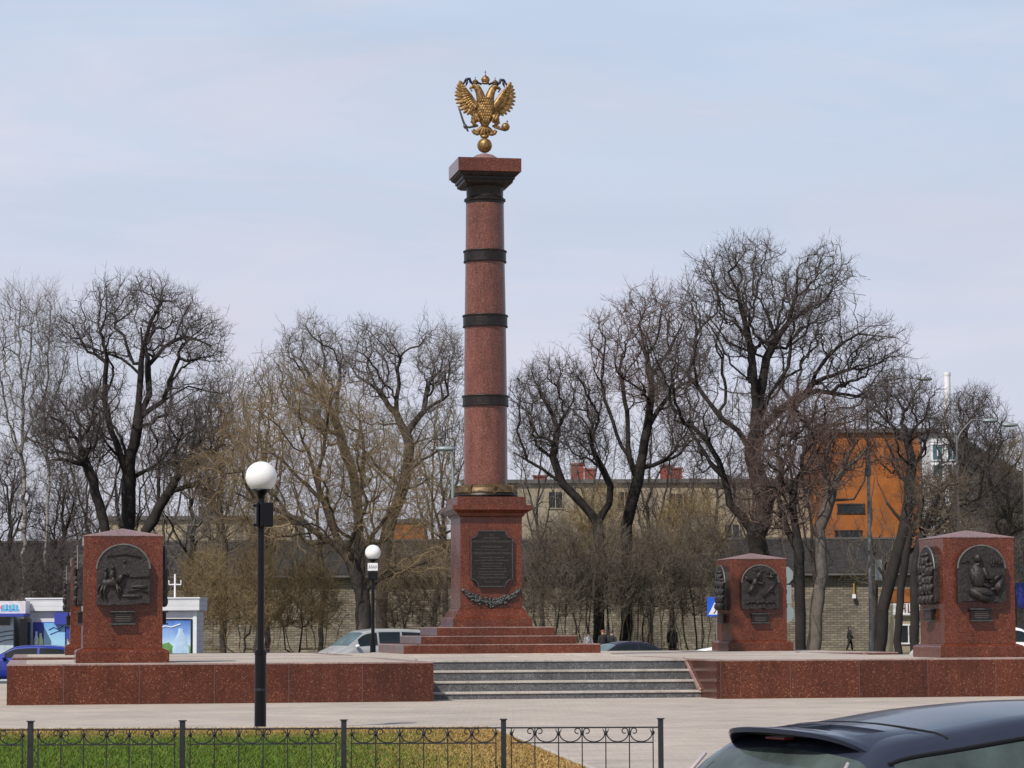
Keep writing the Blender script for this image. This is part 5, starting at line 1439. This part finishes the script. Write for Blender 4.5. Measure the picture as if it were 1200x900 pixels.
    # relax the grown part so that it bends rather than zigzags
    main = np.array([max(c, key=lambda j: tips[j]) if c else -1 for c in ch])
    for _ in range(3):
        Y = X.copy()
        for i in range(nsk, NN):
            if main[i] >= 0: Y[i] = X[i]*.55 + (X[par[i]] + X[main[i]])*.225
        X = Y
    X[nsk:] += rs.normal(0, .05, (NN-nsk, 3))
    root = np.where(par < 0)[0]
    skmin = np.array(skr + [0.0]*(NN - len(skr)))
    rmax = max(tips[root])
    e = math.log(R0/rtip)/math.log(max(rmax, 2)); rad = np.maximum(rtip*np.maximum(tips, 1)**e, skmin)
    pd = np.zeros((NN, 3)); has = par >= 0
    pd[has] = unit(X[has] - X[par[has]])
    nd = pd.copy()
    mm = main >= 0
    nd[mm] = unit(pd[mm] + unit(X[main[mm]] - X[mm]))
    r0_ = rad.copy()
    gz = np.isin(np.arange(NN), root)
    rad_root = rad.copy(); rad_root[gz] *= 1.35
    X = X - B
    idx = np.where(has)[0]; P_ = par[idx]
    # a side branch starts with its own radius, the main child keeps the parent's ring
    ismain = main[P_] == idx
    rs0 = np.where(ismain, rad_root[P_], np.minimum(rad[P_], rad[idx]*1.25)); dd0 = np.where(ismain[:, None], nd[P_], pd[idx])
    thick = rad[idx] > .034
    tk = idx[thick]
    tp = []
    big = thick & (rad[idx] > .10)
    for sel, nn_ in ((big, 10), (thick & ~big, 6)):
        tp.append(frustums(X[P_[sel]], X[idx[sel]], rs0[sel], rad[idx[sel]], dd0[sel], nd[idx[sel]], nn_))
    quads_obj('trunk', tp, bark, t)
    th = ~thick
    cp = [frustums(X[P_[th]], X[idx[th]], rs0[th], rad[idx[th]], dd0[th], nd[idx[th]], 4)]
    # twigs
    src = np.where(has & (rad < .09) & (~skel | (rad < .05)) & ((X[:, 2] > 1.6) | (rad < .02)))[0]
    src = np.repeat(src, 2 if ntw > 2 else 1); src = src[rs.random(len(src)) < (.66 if ntw > 2 else .9)]; m = len(src)
    f = rs.uniform(0, 1, (m, 1)); p = X[par[src]]*(1-f) + X[src]*f
    d = unit(pd[src]*.55 + rs.normal(0, .55, (m, 3)) + np.array([0, 0, up]))
    Ltw = rs.uniform(tl[0], tl[1], m)
    def shoot(p, d, L, ns, r, drp):
        outp = []; rr = r
        for k_ in range(ns):
            q = p + d*(L/ns)[:, None]
            r2 = rr*.72
            outp.append(frustums(p, q, rr, r2, d, d, 3))
            yield_nodes.append((q, d))
            d = unit(d + rs.normal(0, .20, d.shape) + np.array([0, 0, up*.35 - drp])); p = q; rr = r2
        return outp
    yield_nodes = []
    ns = 3 if droop == 0 else 5
    cp += shoot(p, d, Ltw, ns, np.full(m, rtw), droop)
    if side:
        segs = list(yield_nodes); yield_nodes = []
        for (q, dq) in segs[:ns-1]:
            for _ in range(side):
                k_ = rs.random(len(q)) < .75
                d2 = unit(dq[k_]*.7 + rs.normal(0, .6, dq[k_].shape) + np.array([0, 0, up*.6 - droop*.5]))
                cp += shoot(q[k_], d2, Ltw[k_]*rs.uniform(.3, .65, k_.sum()), 2, np.full(k_.sum(), rtw*.72), droop)
    quads_obj('crown', cp, twig, t)
    return t
_bg = 'bare trees behind the monument'
G = 'g'
# --- left side
tree('elm_tree', 'large dark bare tree with a rounded spreading top rising behind the horseman pylon', 'tree', 134,
     [[(148, 763, G), (149, 690), (149, 618), (153, 533), (162, 491), (164, 455), (167, 409), (165, 384)],
      [(162, 488), (174, 462), (171, 427), (188, 405), (213, 391), (240, 392)], [(164, 446), (142, 420), (107, 407), (80, 402)], [(166, 432), (156, 425), (142, 391), (117, 373)],
      [(164, 491), (192, 469), (220, 452), (249, 459)], [(149, 560), (146, 547), (131, 505), (124, 473), (110, 450)], [(167, 409), (178, 380), (196, 356)]],
     [([(72, 402), (66, 378), (92, 352), (130, 334), (165, 327), (208, 335), (240, 360), (264, 390), (260, 422), (228, 434), (195, 415), (165, 418), (110, 422)], .72),
      ([(90, 430), (150, 430), (150, 540), (100, 560)], .16), ([(170, 440), (215, 440), (268, 448), (262, 500), (220, 560), (170, 560)], .22)],
     1750, 8.5, R0=.36, seed=21, ntw=3, gap=.12, group=_bg)
tree('twin_stem_tree', 'leaning dark stem left of the large rounded tree, crooked branches to the left', 'tree', 131,
     [[(127, 763, G), (125, 660), (120, 605), (103, 551), (93, 519), (95, 498)], [(95, 519), (78, 498), (60, 488), (45, 492)], [(93, 515), (110, 495), (126, 480)], [(103, 551), (84, 532), (66, 528)]],
     [([(40, 470), (120, 450), (135, 490), (105, 540), (60, 560), (35, 520)], 1)], 750, 6, R0=.24, seed=22, group=_bg, gap=.1)
tree('leaning_tree', 'dark tree leaning right from behind the horseman pylon over the yellowish house', 'tree', 132,
     [[(160, 763, G), (164, 680), (171, 622), (185, 596), (199, 576), (213, 551), (245, 533), (262, 520)], [(199, 576), (227, 567), (246, 577), (254, 592)], [(213, 551), (222, 530), (226, 505)], [(190, 588), (186, 560), (190, 530)]],
     [([(175, 470), (265, 465), (285, 510), (270, 560), (215, 575), (180, 560)], .85), ([(225, 565), (260, 560), (265, 600), (240, 590)], .15)], 950, 6, R0=.25, seed=23, group=_bg, gap=.1)
tree('birch_tree', 'pale slender birch with thin wispy twigs at the left edge', 'birch', 140,
     [[(28, 763, G), (28, 626), (27, 519), (27, 455), (22, 391), (24, 350)], [(27, 519), (45, 480), (56, 440)], [(27, 540), (10, 480), (5, 430)], [(27, 470), (38, 420), (44, 370)]],
     [([(-10, 350), (18, 338), (40, 345), (52, 360), (60, 420), (55, 520), (0, 540)], 1)], 700, 6, bark='bark_birch', twig='twig_grey', R0=.105, up=.7, seed=24, ntw=2, rtw=.006, tl=(.7, 1.5), group=_bg)
tree('birch_tree', 'second thin birch between the left edge birch and the large rounded tree', 'birch', 144,
     [[(52, 763, G), (54, 640), (57, 560), (52, 470), (58, 390), (60, 350)], [(55, 500), (68, 450), (74, 410)], [(55, 540), (40, 500), (36, 470)]],
     [([(40, 360), (58, 332), (66, 345), (84, 420), (80, 520), (40, 530)], 1)], 500, 5, bark='bark_birch', twig='twig_grey', R0=.075, up=.7, seed=25, ntw=2, rtw=.006, tl=(.7, 1.5), group=_bg)
for i, (x0, x1, yt, lab) in enumerate(((-25, 45, 520, 'dark thicket tree at the left edge behind the stall'), (40, 105, 545, 'dark thicket tree behind the kiosk with the bottle poster'), (185, 262, 470, 'thin grey background tree between the rounded tree and the willow'), (85, 190, 470, 'hazy grey background tree behind the large rounded tree'))):
    xm = (x0+x1)/2
    tree('thicket_tree', lab, 'tree', 150 + 6*i, [[(xm, 763, G), (xm-4, 690), (xm+3, 620), (xm-2, 570)], [(xm+3, 640), (x1-10, 590)], [(xm, 655), (x0+12, 600)], [(xm+1, 600), (xm+15, 550)]],
         [([(x0, yt+45), (xm-15, yt+5), (xm+12, yt), (x1, yt+40), (x1, 690), (x0, 700)], 1)], 1050 if i < 2 else 700, 8, bark='bark_dark', twig=('twig_dark', 'twig_dark', 'twig_grey', 'twig_grey')[i], R0=.22, seed=30+i, ntw=3 if i < 2 else 2, up=.45, group=_bg)
for i, (x0, x1, yt, tw_, n_, lab) in enumerate(((58, 150, 450, 'twig_grey', 500, 'thin hazy tree between the birches and the large rounded tree'), (150, 235, 440, 'twig_grey', 480, 'thin hazy tree right behind the large rounded trunk'),
        (215, 300, 415, 'twig_grey', 520, 'pale hazy tree above the lamp globe'), (262, 345, 425, 'twig_brown', 480, 'brownish hazy tree behind the left half of the willow'), (330, 420, 440, 'twig_grey', 480, 'grey hazy tree behind the right half of the willow'),
        (400, 480, 470, 'twig_brown', 420, 'brownish hazy tree above the small lamp globe'), (470, 548, 450, 'twig_grey', 420, 'grey hazy tree left beside the column shaft'), (596, 668, 460, 'twig_grey', 420, 'grey hazy tree right beside the column shaft'),
        (655, 735, 450, 'twig_grey', 420, 'grey hazy tree over the left red chimney'), (725, 800, 440, 'twig_dark', 420, 'dark hazy tree over the right red chimney'), (840, 930, 430, 'twig_dark', 520, 'dark hazy tree behind the huge crown, left of the orange building'),
        (915, 990, 440, 'twig_red', 300, 'reddish hazy tree over the left edge of the orange building'), (1130, 1215, 500, 'twig_grey', 420, 'grey hazy tree over the brown clad building'))):
    xm = (x0+x1)/2; j = (i*37) % 11 - 5
    tree('hazy_tree', lab, 'tree', 166 + 3*((i*5) % 9), [[(xm+j, 763, G), (xm+3, 680), (xm-3, 600), (xm+2+j, 530), (xm-j, yt+30)], [(xm, 650), (x1-18, 570), (x1-12, 510)], [(xm, 670), (x0+20, 590), (x0+12, 530)], [(xm, 590), (xm+18, 530)], [(xm-2, 610), (xm-20, 545)]],
         [([(x0, yt+60), (xm-18, yt+10), (xm+14, yt), (x1, yt+50), (x1-5, 660), (x0+5, 660)], 1)], n_, 7, bark='bark_grey', twig=tw_, R0=.16, seed=200+i, ntw=3, up=.7, rtw=.011, group=_bg, gap=.06)
# --- between the rounded tree and the column
tree('upright_tree', 'grey brown upright tree behind the weeping willow, left of the forked tree', 'tree', 146,
     [[(424, 763, G), (422, 680), (420, 600), (415, 560), (394, 495), (378, 462), (366, 449), (352, 420)], [(394, 495), (398, 450), (402, 415)], [(400, 510), (370, 500), (345, 480)], [(378, 462), (380, 420), (374, 395)]],
     [([(323, 410), (340, 388), (372, 374), (392, 384), (408, 410), (405, 470), (385, 520), (345, 500), (328, 450)], 1)], 1000, 7, bark='bark_grey', twig='twig_grey', R0=.26, seed=41, group=_bg, gap=.08, up=.5)
tree('forked_tree', 'bare forked tree close left of the column with two rounded tops', 'tree', 138,
     [[(446, 763, G), (448, 690), (455, 621), (466, 590), (476, 556), (480, 523), (476, 508), (464, 485), (441, 455), (430, 425)],
      [(480, 515), (497, 481), (501, 449), (516, 432), (530, 422)], [(464, 485), (468, 450), (462, 425)], [(441, 455), (418, 440), (405, 420)], [(497, 485), (520, 470), (535, 460)], [(476, 556), (505, 535), (530, 520)], [(470, 575), (440, 545), (420, 520)]],
     [([(402, 402), (410, 388), (436, 380), (466, 386), (474, 416), (460, 460), (430, 470), (405, 440)], .34), ([(482, 402), (490, 386), (512, 380), (538, 390), (545, 420), (540, 450), (505, 456), (484, 430)], .28), ([(395, 440), (545, 430), (548, 560), (470, 590), (400, 540)], .38)],
     1350, 7, bark='bark_grey', twig='twig_grey', R0=.30, seed=42, group=_bg, gap=.1)
for i, (x0, x1, yt, lab) in enumerate(((222, 300, 430, 'thin grey tree with upright twigs left of the willow'), (280, 345, 415, 'hazy upright tree above the left of the willow'), (480, 560, 470, 'slender olive tinted tree right beside the column'))):
    xm = (x0+x1)/2
    tree('slender_tree', lab, 'tree', 160 + 5*i, [[(xm, 763, G), (xm+3, 660), (xm-3, 570), (xm+2, 500)], [(xm, 620), (x1-14, 530)], [(xm, 640), (x0+14, 540)], [(xm-2, 560), (xm-12, 490)]],
         [([(x0, yt+50), (xm-12, yt+4), (xm+10, yt), (x1, yt+40), (x1-5, 650), (x0+5, 650)], 1)], 800, 7, bark='bark_grey', twig=('twig_grey', 'twig_brown', 'twig_olive')[i], R0=.18, seed=50+i, ntw=2, up=.6, rtw=.007, group=_bg)
tree('weeping_willow', 'yellow brown weeping willow with hanging twigs behind the silver van', 'willow', 124,
     [[(427, 763, G), (426, 730), (424, 695), (416, 670), (390, 620), (370, 560), (350, 500)], [(424, 692), (445, 677), (475, 668), (501, 658), (527, 643)], [(416, 670), (420, 610), (425, 540), (420, 490)], [(400, 640), (350, 610), (300, 590), (262, 570)], [(380, 590), (330, 540), (290, 510)], [(418, 650), (455, 600), (480, 560), (495, 540)], [(370, 560), (385, 500), (395, 460)]],
     [([(240, 530), (265, 475), (310, 445), (360, 432), (420, 450), (462, 490), (505, 540), (520, 600), (470, 640), (400, 650), (300, 640), (250, 610)], .93), ([(440, 660), (530, 630), (530, 670), (450, 690)], .07)],
     1500, 9, bark='bark_grey', twig='twig_willow', R0=.34, rtip=.012, seed=60, ntw=3, tl=(.8, 2.0), up=0.05, droop=.34, rtw=.0068, side=2, dens=1.0)
# --- right of the column
tree('low_forked_tree', 'multi stemmed bare tree close right of the column spreading low to the left', 'tree', 137,
     [[(700, 763, G), (703, 700), (705, 648), (700, 612), (680, 588), (659, 566), (636, 550), (618, 539), (602, 530)], [(659, 566), (648, 535), (654, 502), (640, 470), (630, 450)], [(705, 620), (714, 590), (716, 570), (706, 550), (698, 535), (688, 505), (672, 480)], [(618, 539), (606, 505), (610, 470)], [(654, 502), (672, 470), (676, 440)], [(698, 535), (690, 510), (700, 480)]],
     [([(598, 470), (603, 440), (630, 424), (655, 420), (682, 422), (706, 450), (716, 520), (706, 550), (655, 530), (606, 540)], 1)], 1250, 7, bark='bark_dark', twig='twig_dark', R0=.28, seed=71, group=_bg, gap=.1, up=.5)
tree('broad_tree', 'bare tree with dense reddish top midway between the column and the biggest tree', 'tree', 139,
     [[(735, 763, G), (733, 690), (734, 616), (744, 575), (750, 548), (759, 502), (764, 460), (760, 425), (750, 384)], [(747, 560), (723, 507), (709, 466), (706, 430)], [(759, 502), (780, 470), (798, 452), (815, 445)], [(764, 450), (785, 410), (800, 380)], [(735, 530), (735, 480), (728, 430), (735, 400)], [(750, 548), (790, 535), (815, 512)]],
     [([(690, 400), (694, 378), (727, 347), (765, 338), (786, 342), (812, 360), (826, 393), (836, 425), (824, 462), (796, 484), (760, 478), (715, 470), (694, 440)], .88), ([(775, 480), (835, 470), (830, 520), (790, 530)], .12)],
     1700, 8, bark='bark_dark', twig='twig_red', R0=.30, seed=72, group=_bg, gap=.05, ntw=4)
tree('largest_tree', 'largest bare tree with a huge open crown behind the far right pylon', 'tree', 130,
     [[(886, 763, G), (888, 700), (890, 648), (886, 628), (870, 606), (855, 590), (848, 560), (842, 540), (828, 516), (812, 500), (790, 492)], [(848, 560), (834, 545), (819, 520), (806, 500)],
      [(888, 632), (894, 610), (896, 590), (888, 555), (882, 530), (866, 505), (846, 489), (832, 470), (819, 452), (800, 430), (790, 420), (768, 411)],
      [(884, 540), (887, 505), (887, 484), (884, 460), (882, 443), (878, 415), (873, 388), (866, 365), (862, 347), (850, 325)], [(887, 484), (890, 465), (898, 420), (910, 395), (923, 379), (940, 368), (958, 361), (975, 345)],
      [(890, 500), (914, 481), (930, 470), (946, 461), (960, 455), (978, 457), (1010, 461), (1030, 455)], [(923, 379), (930, 350), (926, 325)], [(878, 415), (852, 400), (830, 372)], [(819, 452), (812, 420), (820, 395)], [(882, 450), (866, 440), (862, 460), (864, 482)], [(946, 461), (960, 430), (985, 405), (1010, 390)], [(898, 420), (925, 420), (955, 400)]],
     [([(796, 352), (800, 332), (823, 299), (858, 284), (896, 284), (912, 302), (928, 312), (960, 294), (984, 305), (998, 326), (1004, 352), (985, 372), (1040, 388), (1056, 412), (1046, 432), (1010, 440), (960, 425), (900, 410), (855, 425), (830, 400)], .76),
      ([(755, 395), (800, 380), (835, 420), (850, 500), (820, 560), (790, 520), (760, 450)], .16), ([(900, 430), (1058, 425), (1062, 470), (1000, 500), (920, 520), (890, 480)], .17), ([(850, 440), (930, 430), (930, 600), (850, 590)], .07)],
     3000, 9.5, bark='bark_dark', twig='twig_dark', R0=.46, rtip=.012, seed=73, gap=.12, ntw=3)
tree('reddish_tree', 'twin stemmed tree with a dense purplish brown crown right of the far right pylon', 'tree', 126,
     [[(938, 763, G), (938, 720), (937, 680), (935, 630), (930, 605), (928, 580), (926, 545), (934, 520)], [(935, 640), (918, 600), (905, 570), (898, 545)], [(928, 580), (945, 550), (960, 530)]],
     [([(862, 600), (878, 545), (866, 505), (900, 470), (940, 448), (972, 470), (984, 520), (968, 575), (946, 620), (905, 640)], 1)], 1150, 8, bark='bark_dark', twig='twig_red', R0=.25, seed=74, ntw=3, gap=.14, group=_bg)
tree('leaning_tree', 'tall stem with pale lower trunk before the orange building, left of the light pole', 'tree', 125,
     [[(955, 763, G), (957, 720), (964, 675), (962, 640), (960, 620), (972, 586), (980, 565), (988, 550), (1005, 538), (1020, 520)], [(972, 586), (966, 560), (970, 530), (980, 500)], [(975, 578), (1000, 585), (1010, 565), (1012, 545)], [(988, 550), (1000, 520), (1000, 490)]],
     [([(950, 520), (970, 480), (1010, 470), (1036, 500), (1028, 540), (1000, 570), (960, 590)], 1)], 420, 6, bark='bark_pale', twig='twig_red', R0=.27, seed=75, group=_bg, gap=.12)
tree('crooked_tree', 'crooked dark tree with twisted branches right of the tall light pole', 'tree', 123,
     [[(1030, 763, G), (1034, 730), (1038, 700), (1046, 668), (1053, 644), (1060, 615), (1064, 596), (1068, 552), (1064, 520), (1060, 500)], [(1066, 590), (1090, 578), (1108, 564), (1122, 545)], [(1042, 680), (1030, 665), (1024, 650)], [(1068, 552), (1085, 525), (1095, 500)], [(1064, 520), (1045, 495), (1030, 475)], [(1060, 612), (1040, 590), (1030, 565)]],
     [([(1008, 490), (1020, 450), (1050, 435), (1085, 446), (1102, 480), (1098, 520), (1075, 560), (1045, 560), (1018, 530)], .85), ([(1080, 560), (1125, 530), (1125, 575), (1090, 590)], .15)],
     850, 6.5, bark='bark_dark', twig='twig_dark', R0=.27, seed=76, group=_bg, gap=.1)
tree('slim_tree', 'slim straight trunk beside the shop board left of the near right pylon', 'tree', 120,
     [[(1052, 763, G), (1054, 720), (1056, 690), (1062, 650), (1072, 610), (1080, 580)], [(1062, 650), (1075, 640), (1090, 620)]], [([(1050, 570), (1100, 560), (1110, 620), (1070, 650)], 1)], 260, 4, bark='bark_dark', twig='twig_dark', R0=.17, seed=77)
tree('slim_tree', 'dark trunk immediately left of the near right pylon', 'tree', 118,
     [[(1073, 763, G), (1072, 710), (1071, 670), (1076, 640), (1088, 610), (1100, 580)], [(1072, 690), (1085, 660), (1098, 640)]], [([(1070, 560), (1130, 550), (1130, 630), (1080, 640)], 1)], 320, 4, bark='bark_dark', twig='twig_brown', R0=.20, seed=78)
tree('right_tree', 'bare tree rising behind the near right pylon in front of the white stair block', 'tree', 140,
     [[(1128, 763, G), (1126, 700), (1118, 640), (1117, 610), (1122, 575), (1128, 540), (1132, 508), (1136, 490)], [(1122, 575), (1150, 540), (1170, 515)], [(1118, 620), (1105, 580), (1104, 545)], [(1128, 545), (1112, 510), (1108, 490)], [(1120, 600), (1160, 580), (1180, 560)]],
     [([(1098, 490), (1110, 466), (1132, 455), (1156, 462), (1178, 490), (1184, 515), (1165, 545), (1130, 560), (1104, 540)], .8), ([(1110, 550), (1180, 540), (1190, 590), (1130, 610)], .2)], 1150, 7, bark='bark_grey', twig='twig_dark', R0=.24, seed=79, group=_bg, gap=.08)
tree('edge_tree', 'brown twiggy tree at the right edge in front of the brown clad building', 'tree', 146,
     [[(1188, 763, G), (1186, 690), (1180, 640), (1184, 600), (1178, 560), (1182, 530)], [(1182, 620), (1160, 580), (1152, 550)], [(1184, 600), (1205, 570), (1215, 540)]],
     [([(1140, 560), (1160, 525), (1190, 505), (1225, 510), (1230, 620), (1150, 640)], 1)], 1000, 7, bark='bark_grey', twig='twig_brown', R0=.2, seed=80, group=_bg)
for i, (x0, x1, yt, tw_, lab) in enumerate(((800, 880, 500, 'twig_dark', 'hazy background tree in the gap left of the biggest trunk'), (985, 1060, 590, 'twig_brown', 'twiggy background tree in front of the orange wall'), (1095, 1150, 560, 'twig_brown', 'brown twiggy tree over the near right pylon top'), (740, 830, 510, 'twig_red', 'low reddish background tree over the beige building'))):
    xm = (x0+x1)/2
    tree('background_tree', lab, 'tree', 158 + 5*i, [[(xm, 763, G), (xm+3, 690), (xm-3, 620), (xm+2, 560)], [(xm, 660), (x1-14, 600)], [(xm, 670), (x0+14, 600)]],
         [([(x0, yt+45), (xm-12, yt+4), (xm+10, yt), (x1, yt+40), (x1-5, 690), (x0+5, 690)], 1)], (650, 150, 420, 600)[i], 7, bark='bark_grey', twig=tw_, R0=.18, seed=90+i, ntw=2, up=.5, rtw=.007, group=_bg)
# --- bushes: every clump a thing of its own, many stems from the ground
def bush(label, x0, x1, yt, D, n, twig, seed, stems=7, ntw=3, lean=.25, bark='bark_grey', group='leafless bushes along the brick building', ylow=738, r=.055):
    rs = random.Random(seed); xm = (x0+x1)/2; L = []
    for k_ in range(stems):
        xb = x0 + (x1-x0)*(k_ + .5 + rs.uniform(-.3, .3))/stems; xb = xm + (xb - xm)*.95
        xt = xb + (xb-xm)*lean*2 + rs.uniform(-14, 14); ym = (763 + yt)/2
        L.append([(xm, 763.5) if k_ else (xm, 763, G), (xb, 760.5), (xb + (xt-xb)*.25 + rs.uniform(-3, 3), 735), (xb + (xt-xb)*.55, (ym+735)/2), (xt, ym + rs.uniform(-15, 15))])
    h = 763 - yt
    poly = [(x0, 763 - h*.45), (x0 + (x1-x0)*.15, yt + h*.22), (xm - (x1-x0)*.2, yt + rs.uniform(0, 14)), (xm, yt + rs.uniform(0, 10)), (xm + (x1-x0)*.22, yt + rs.uniform(0, 14)), (x1 - (x1-x0)*.12, yt + h*.22), (x1, 763 - h*.45), (x1 - (x1-x0)*.1, ylow), (x0 + (x1-x0)*.1, ylow)]
    return tree('leafless_bush', label, 'bush', D, L, [(poly, 1)], n, 6.5, bark=bark, twig=twig, bf=.28, R0=r, rtip=.010, seed=seed, ntw=ntw, up=.45, tl=(.4, 1.1), rtw=.0105, group=group, dens=1.15)
bush('golden brown bush behind the right kiosk', 205, 275, 640, 128, 650, 'twig_olive', 101)
bush('olive brown bush right of the kiosk antenna, second from the kiosk', 262, 335, 645, 127, 650, 'twig_olive', 102)
bush('brown bush under the willow left of the silver van', 325, 400, 655, 129, 600, 'twig_olive', 103)
bush('brown bush between the willow trunk and the column pedestal', 440, 530, 640, 133, 650, 'twig_brown', 104, stems=6)
bush('dark thicket bush behind the pale stall at the left edge', -20, 60, 640, 126, 600, 'twig_dark', 105)
bush('dark thicket bush behind the kiosk with the bottle poster', 45, 110, 630, 127, 550, 'twig_dark', 106)
bush('grey brown bush immediately right of the column pedestal', 606, 690, 605, 134, 1000, 'twig_hedge', 107, stems=9, ylow=722)
bush('grey brown bush over the standing group of people', 670, 750, 615, 135, 900, 'twig_hedge', 108, stems=9, ylow=720)
bush('grey bush with many thin stems midway to the crossing sign', 735, 800, 610, 136, 800, 'twig_hedge', 109, stems=9, ylow=720)
bush('dark brown bush left of the crossing sign', 785, 852, 600, 137, 750, 'twig_hedge', 110, stems=8, ylow=722)
bush('thin low bush between column and beige building, behind the hedge row', 640, 760, 570, 150, 800, 'twig_olive', 111, stems=8, ylow=660)
bush('yellowish high bush in front of the beige building', 750, 860, 575, 152, 700, 'twig_olive', 112, stems=7, ylow=650)
bush('brown bush behind the shop board at right', 1075, 1150, 600, 150, 600, 'twig_brown', 113, stems=6)
bush('dark bush behind the blue billboard at the right edge', 1140, 1230, 600, 152, 600, 'twig_brown', 114, stems=6)
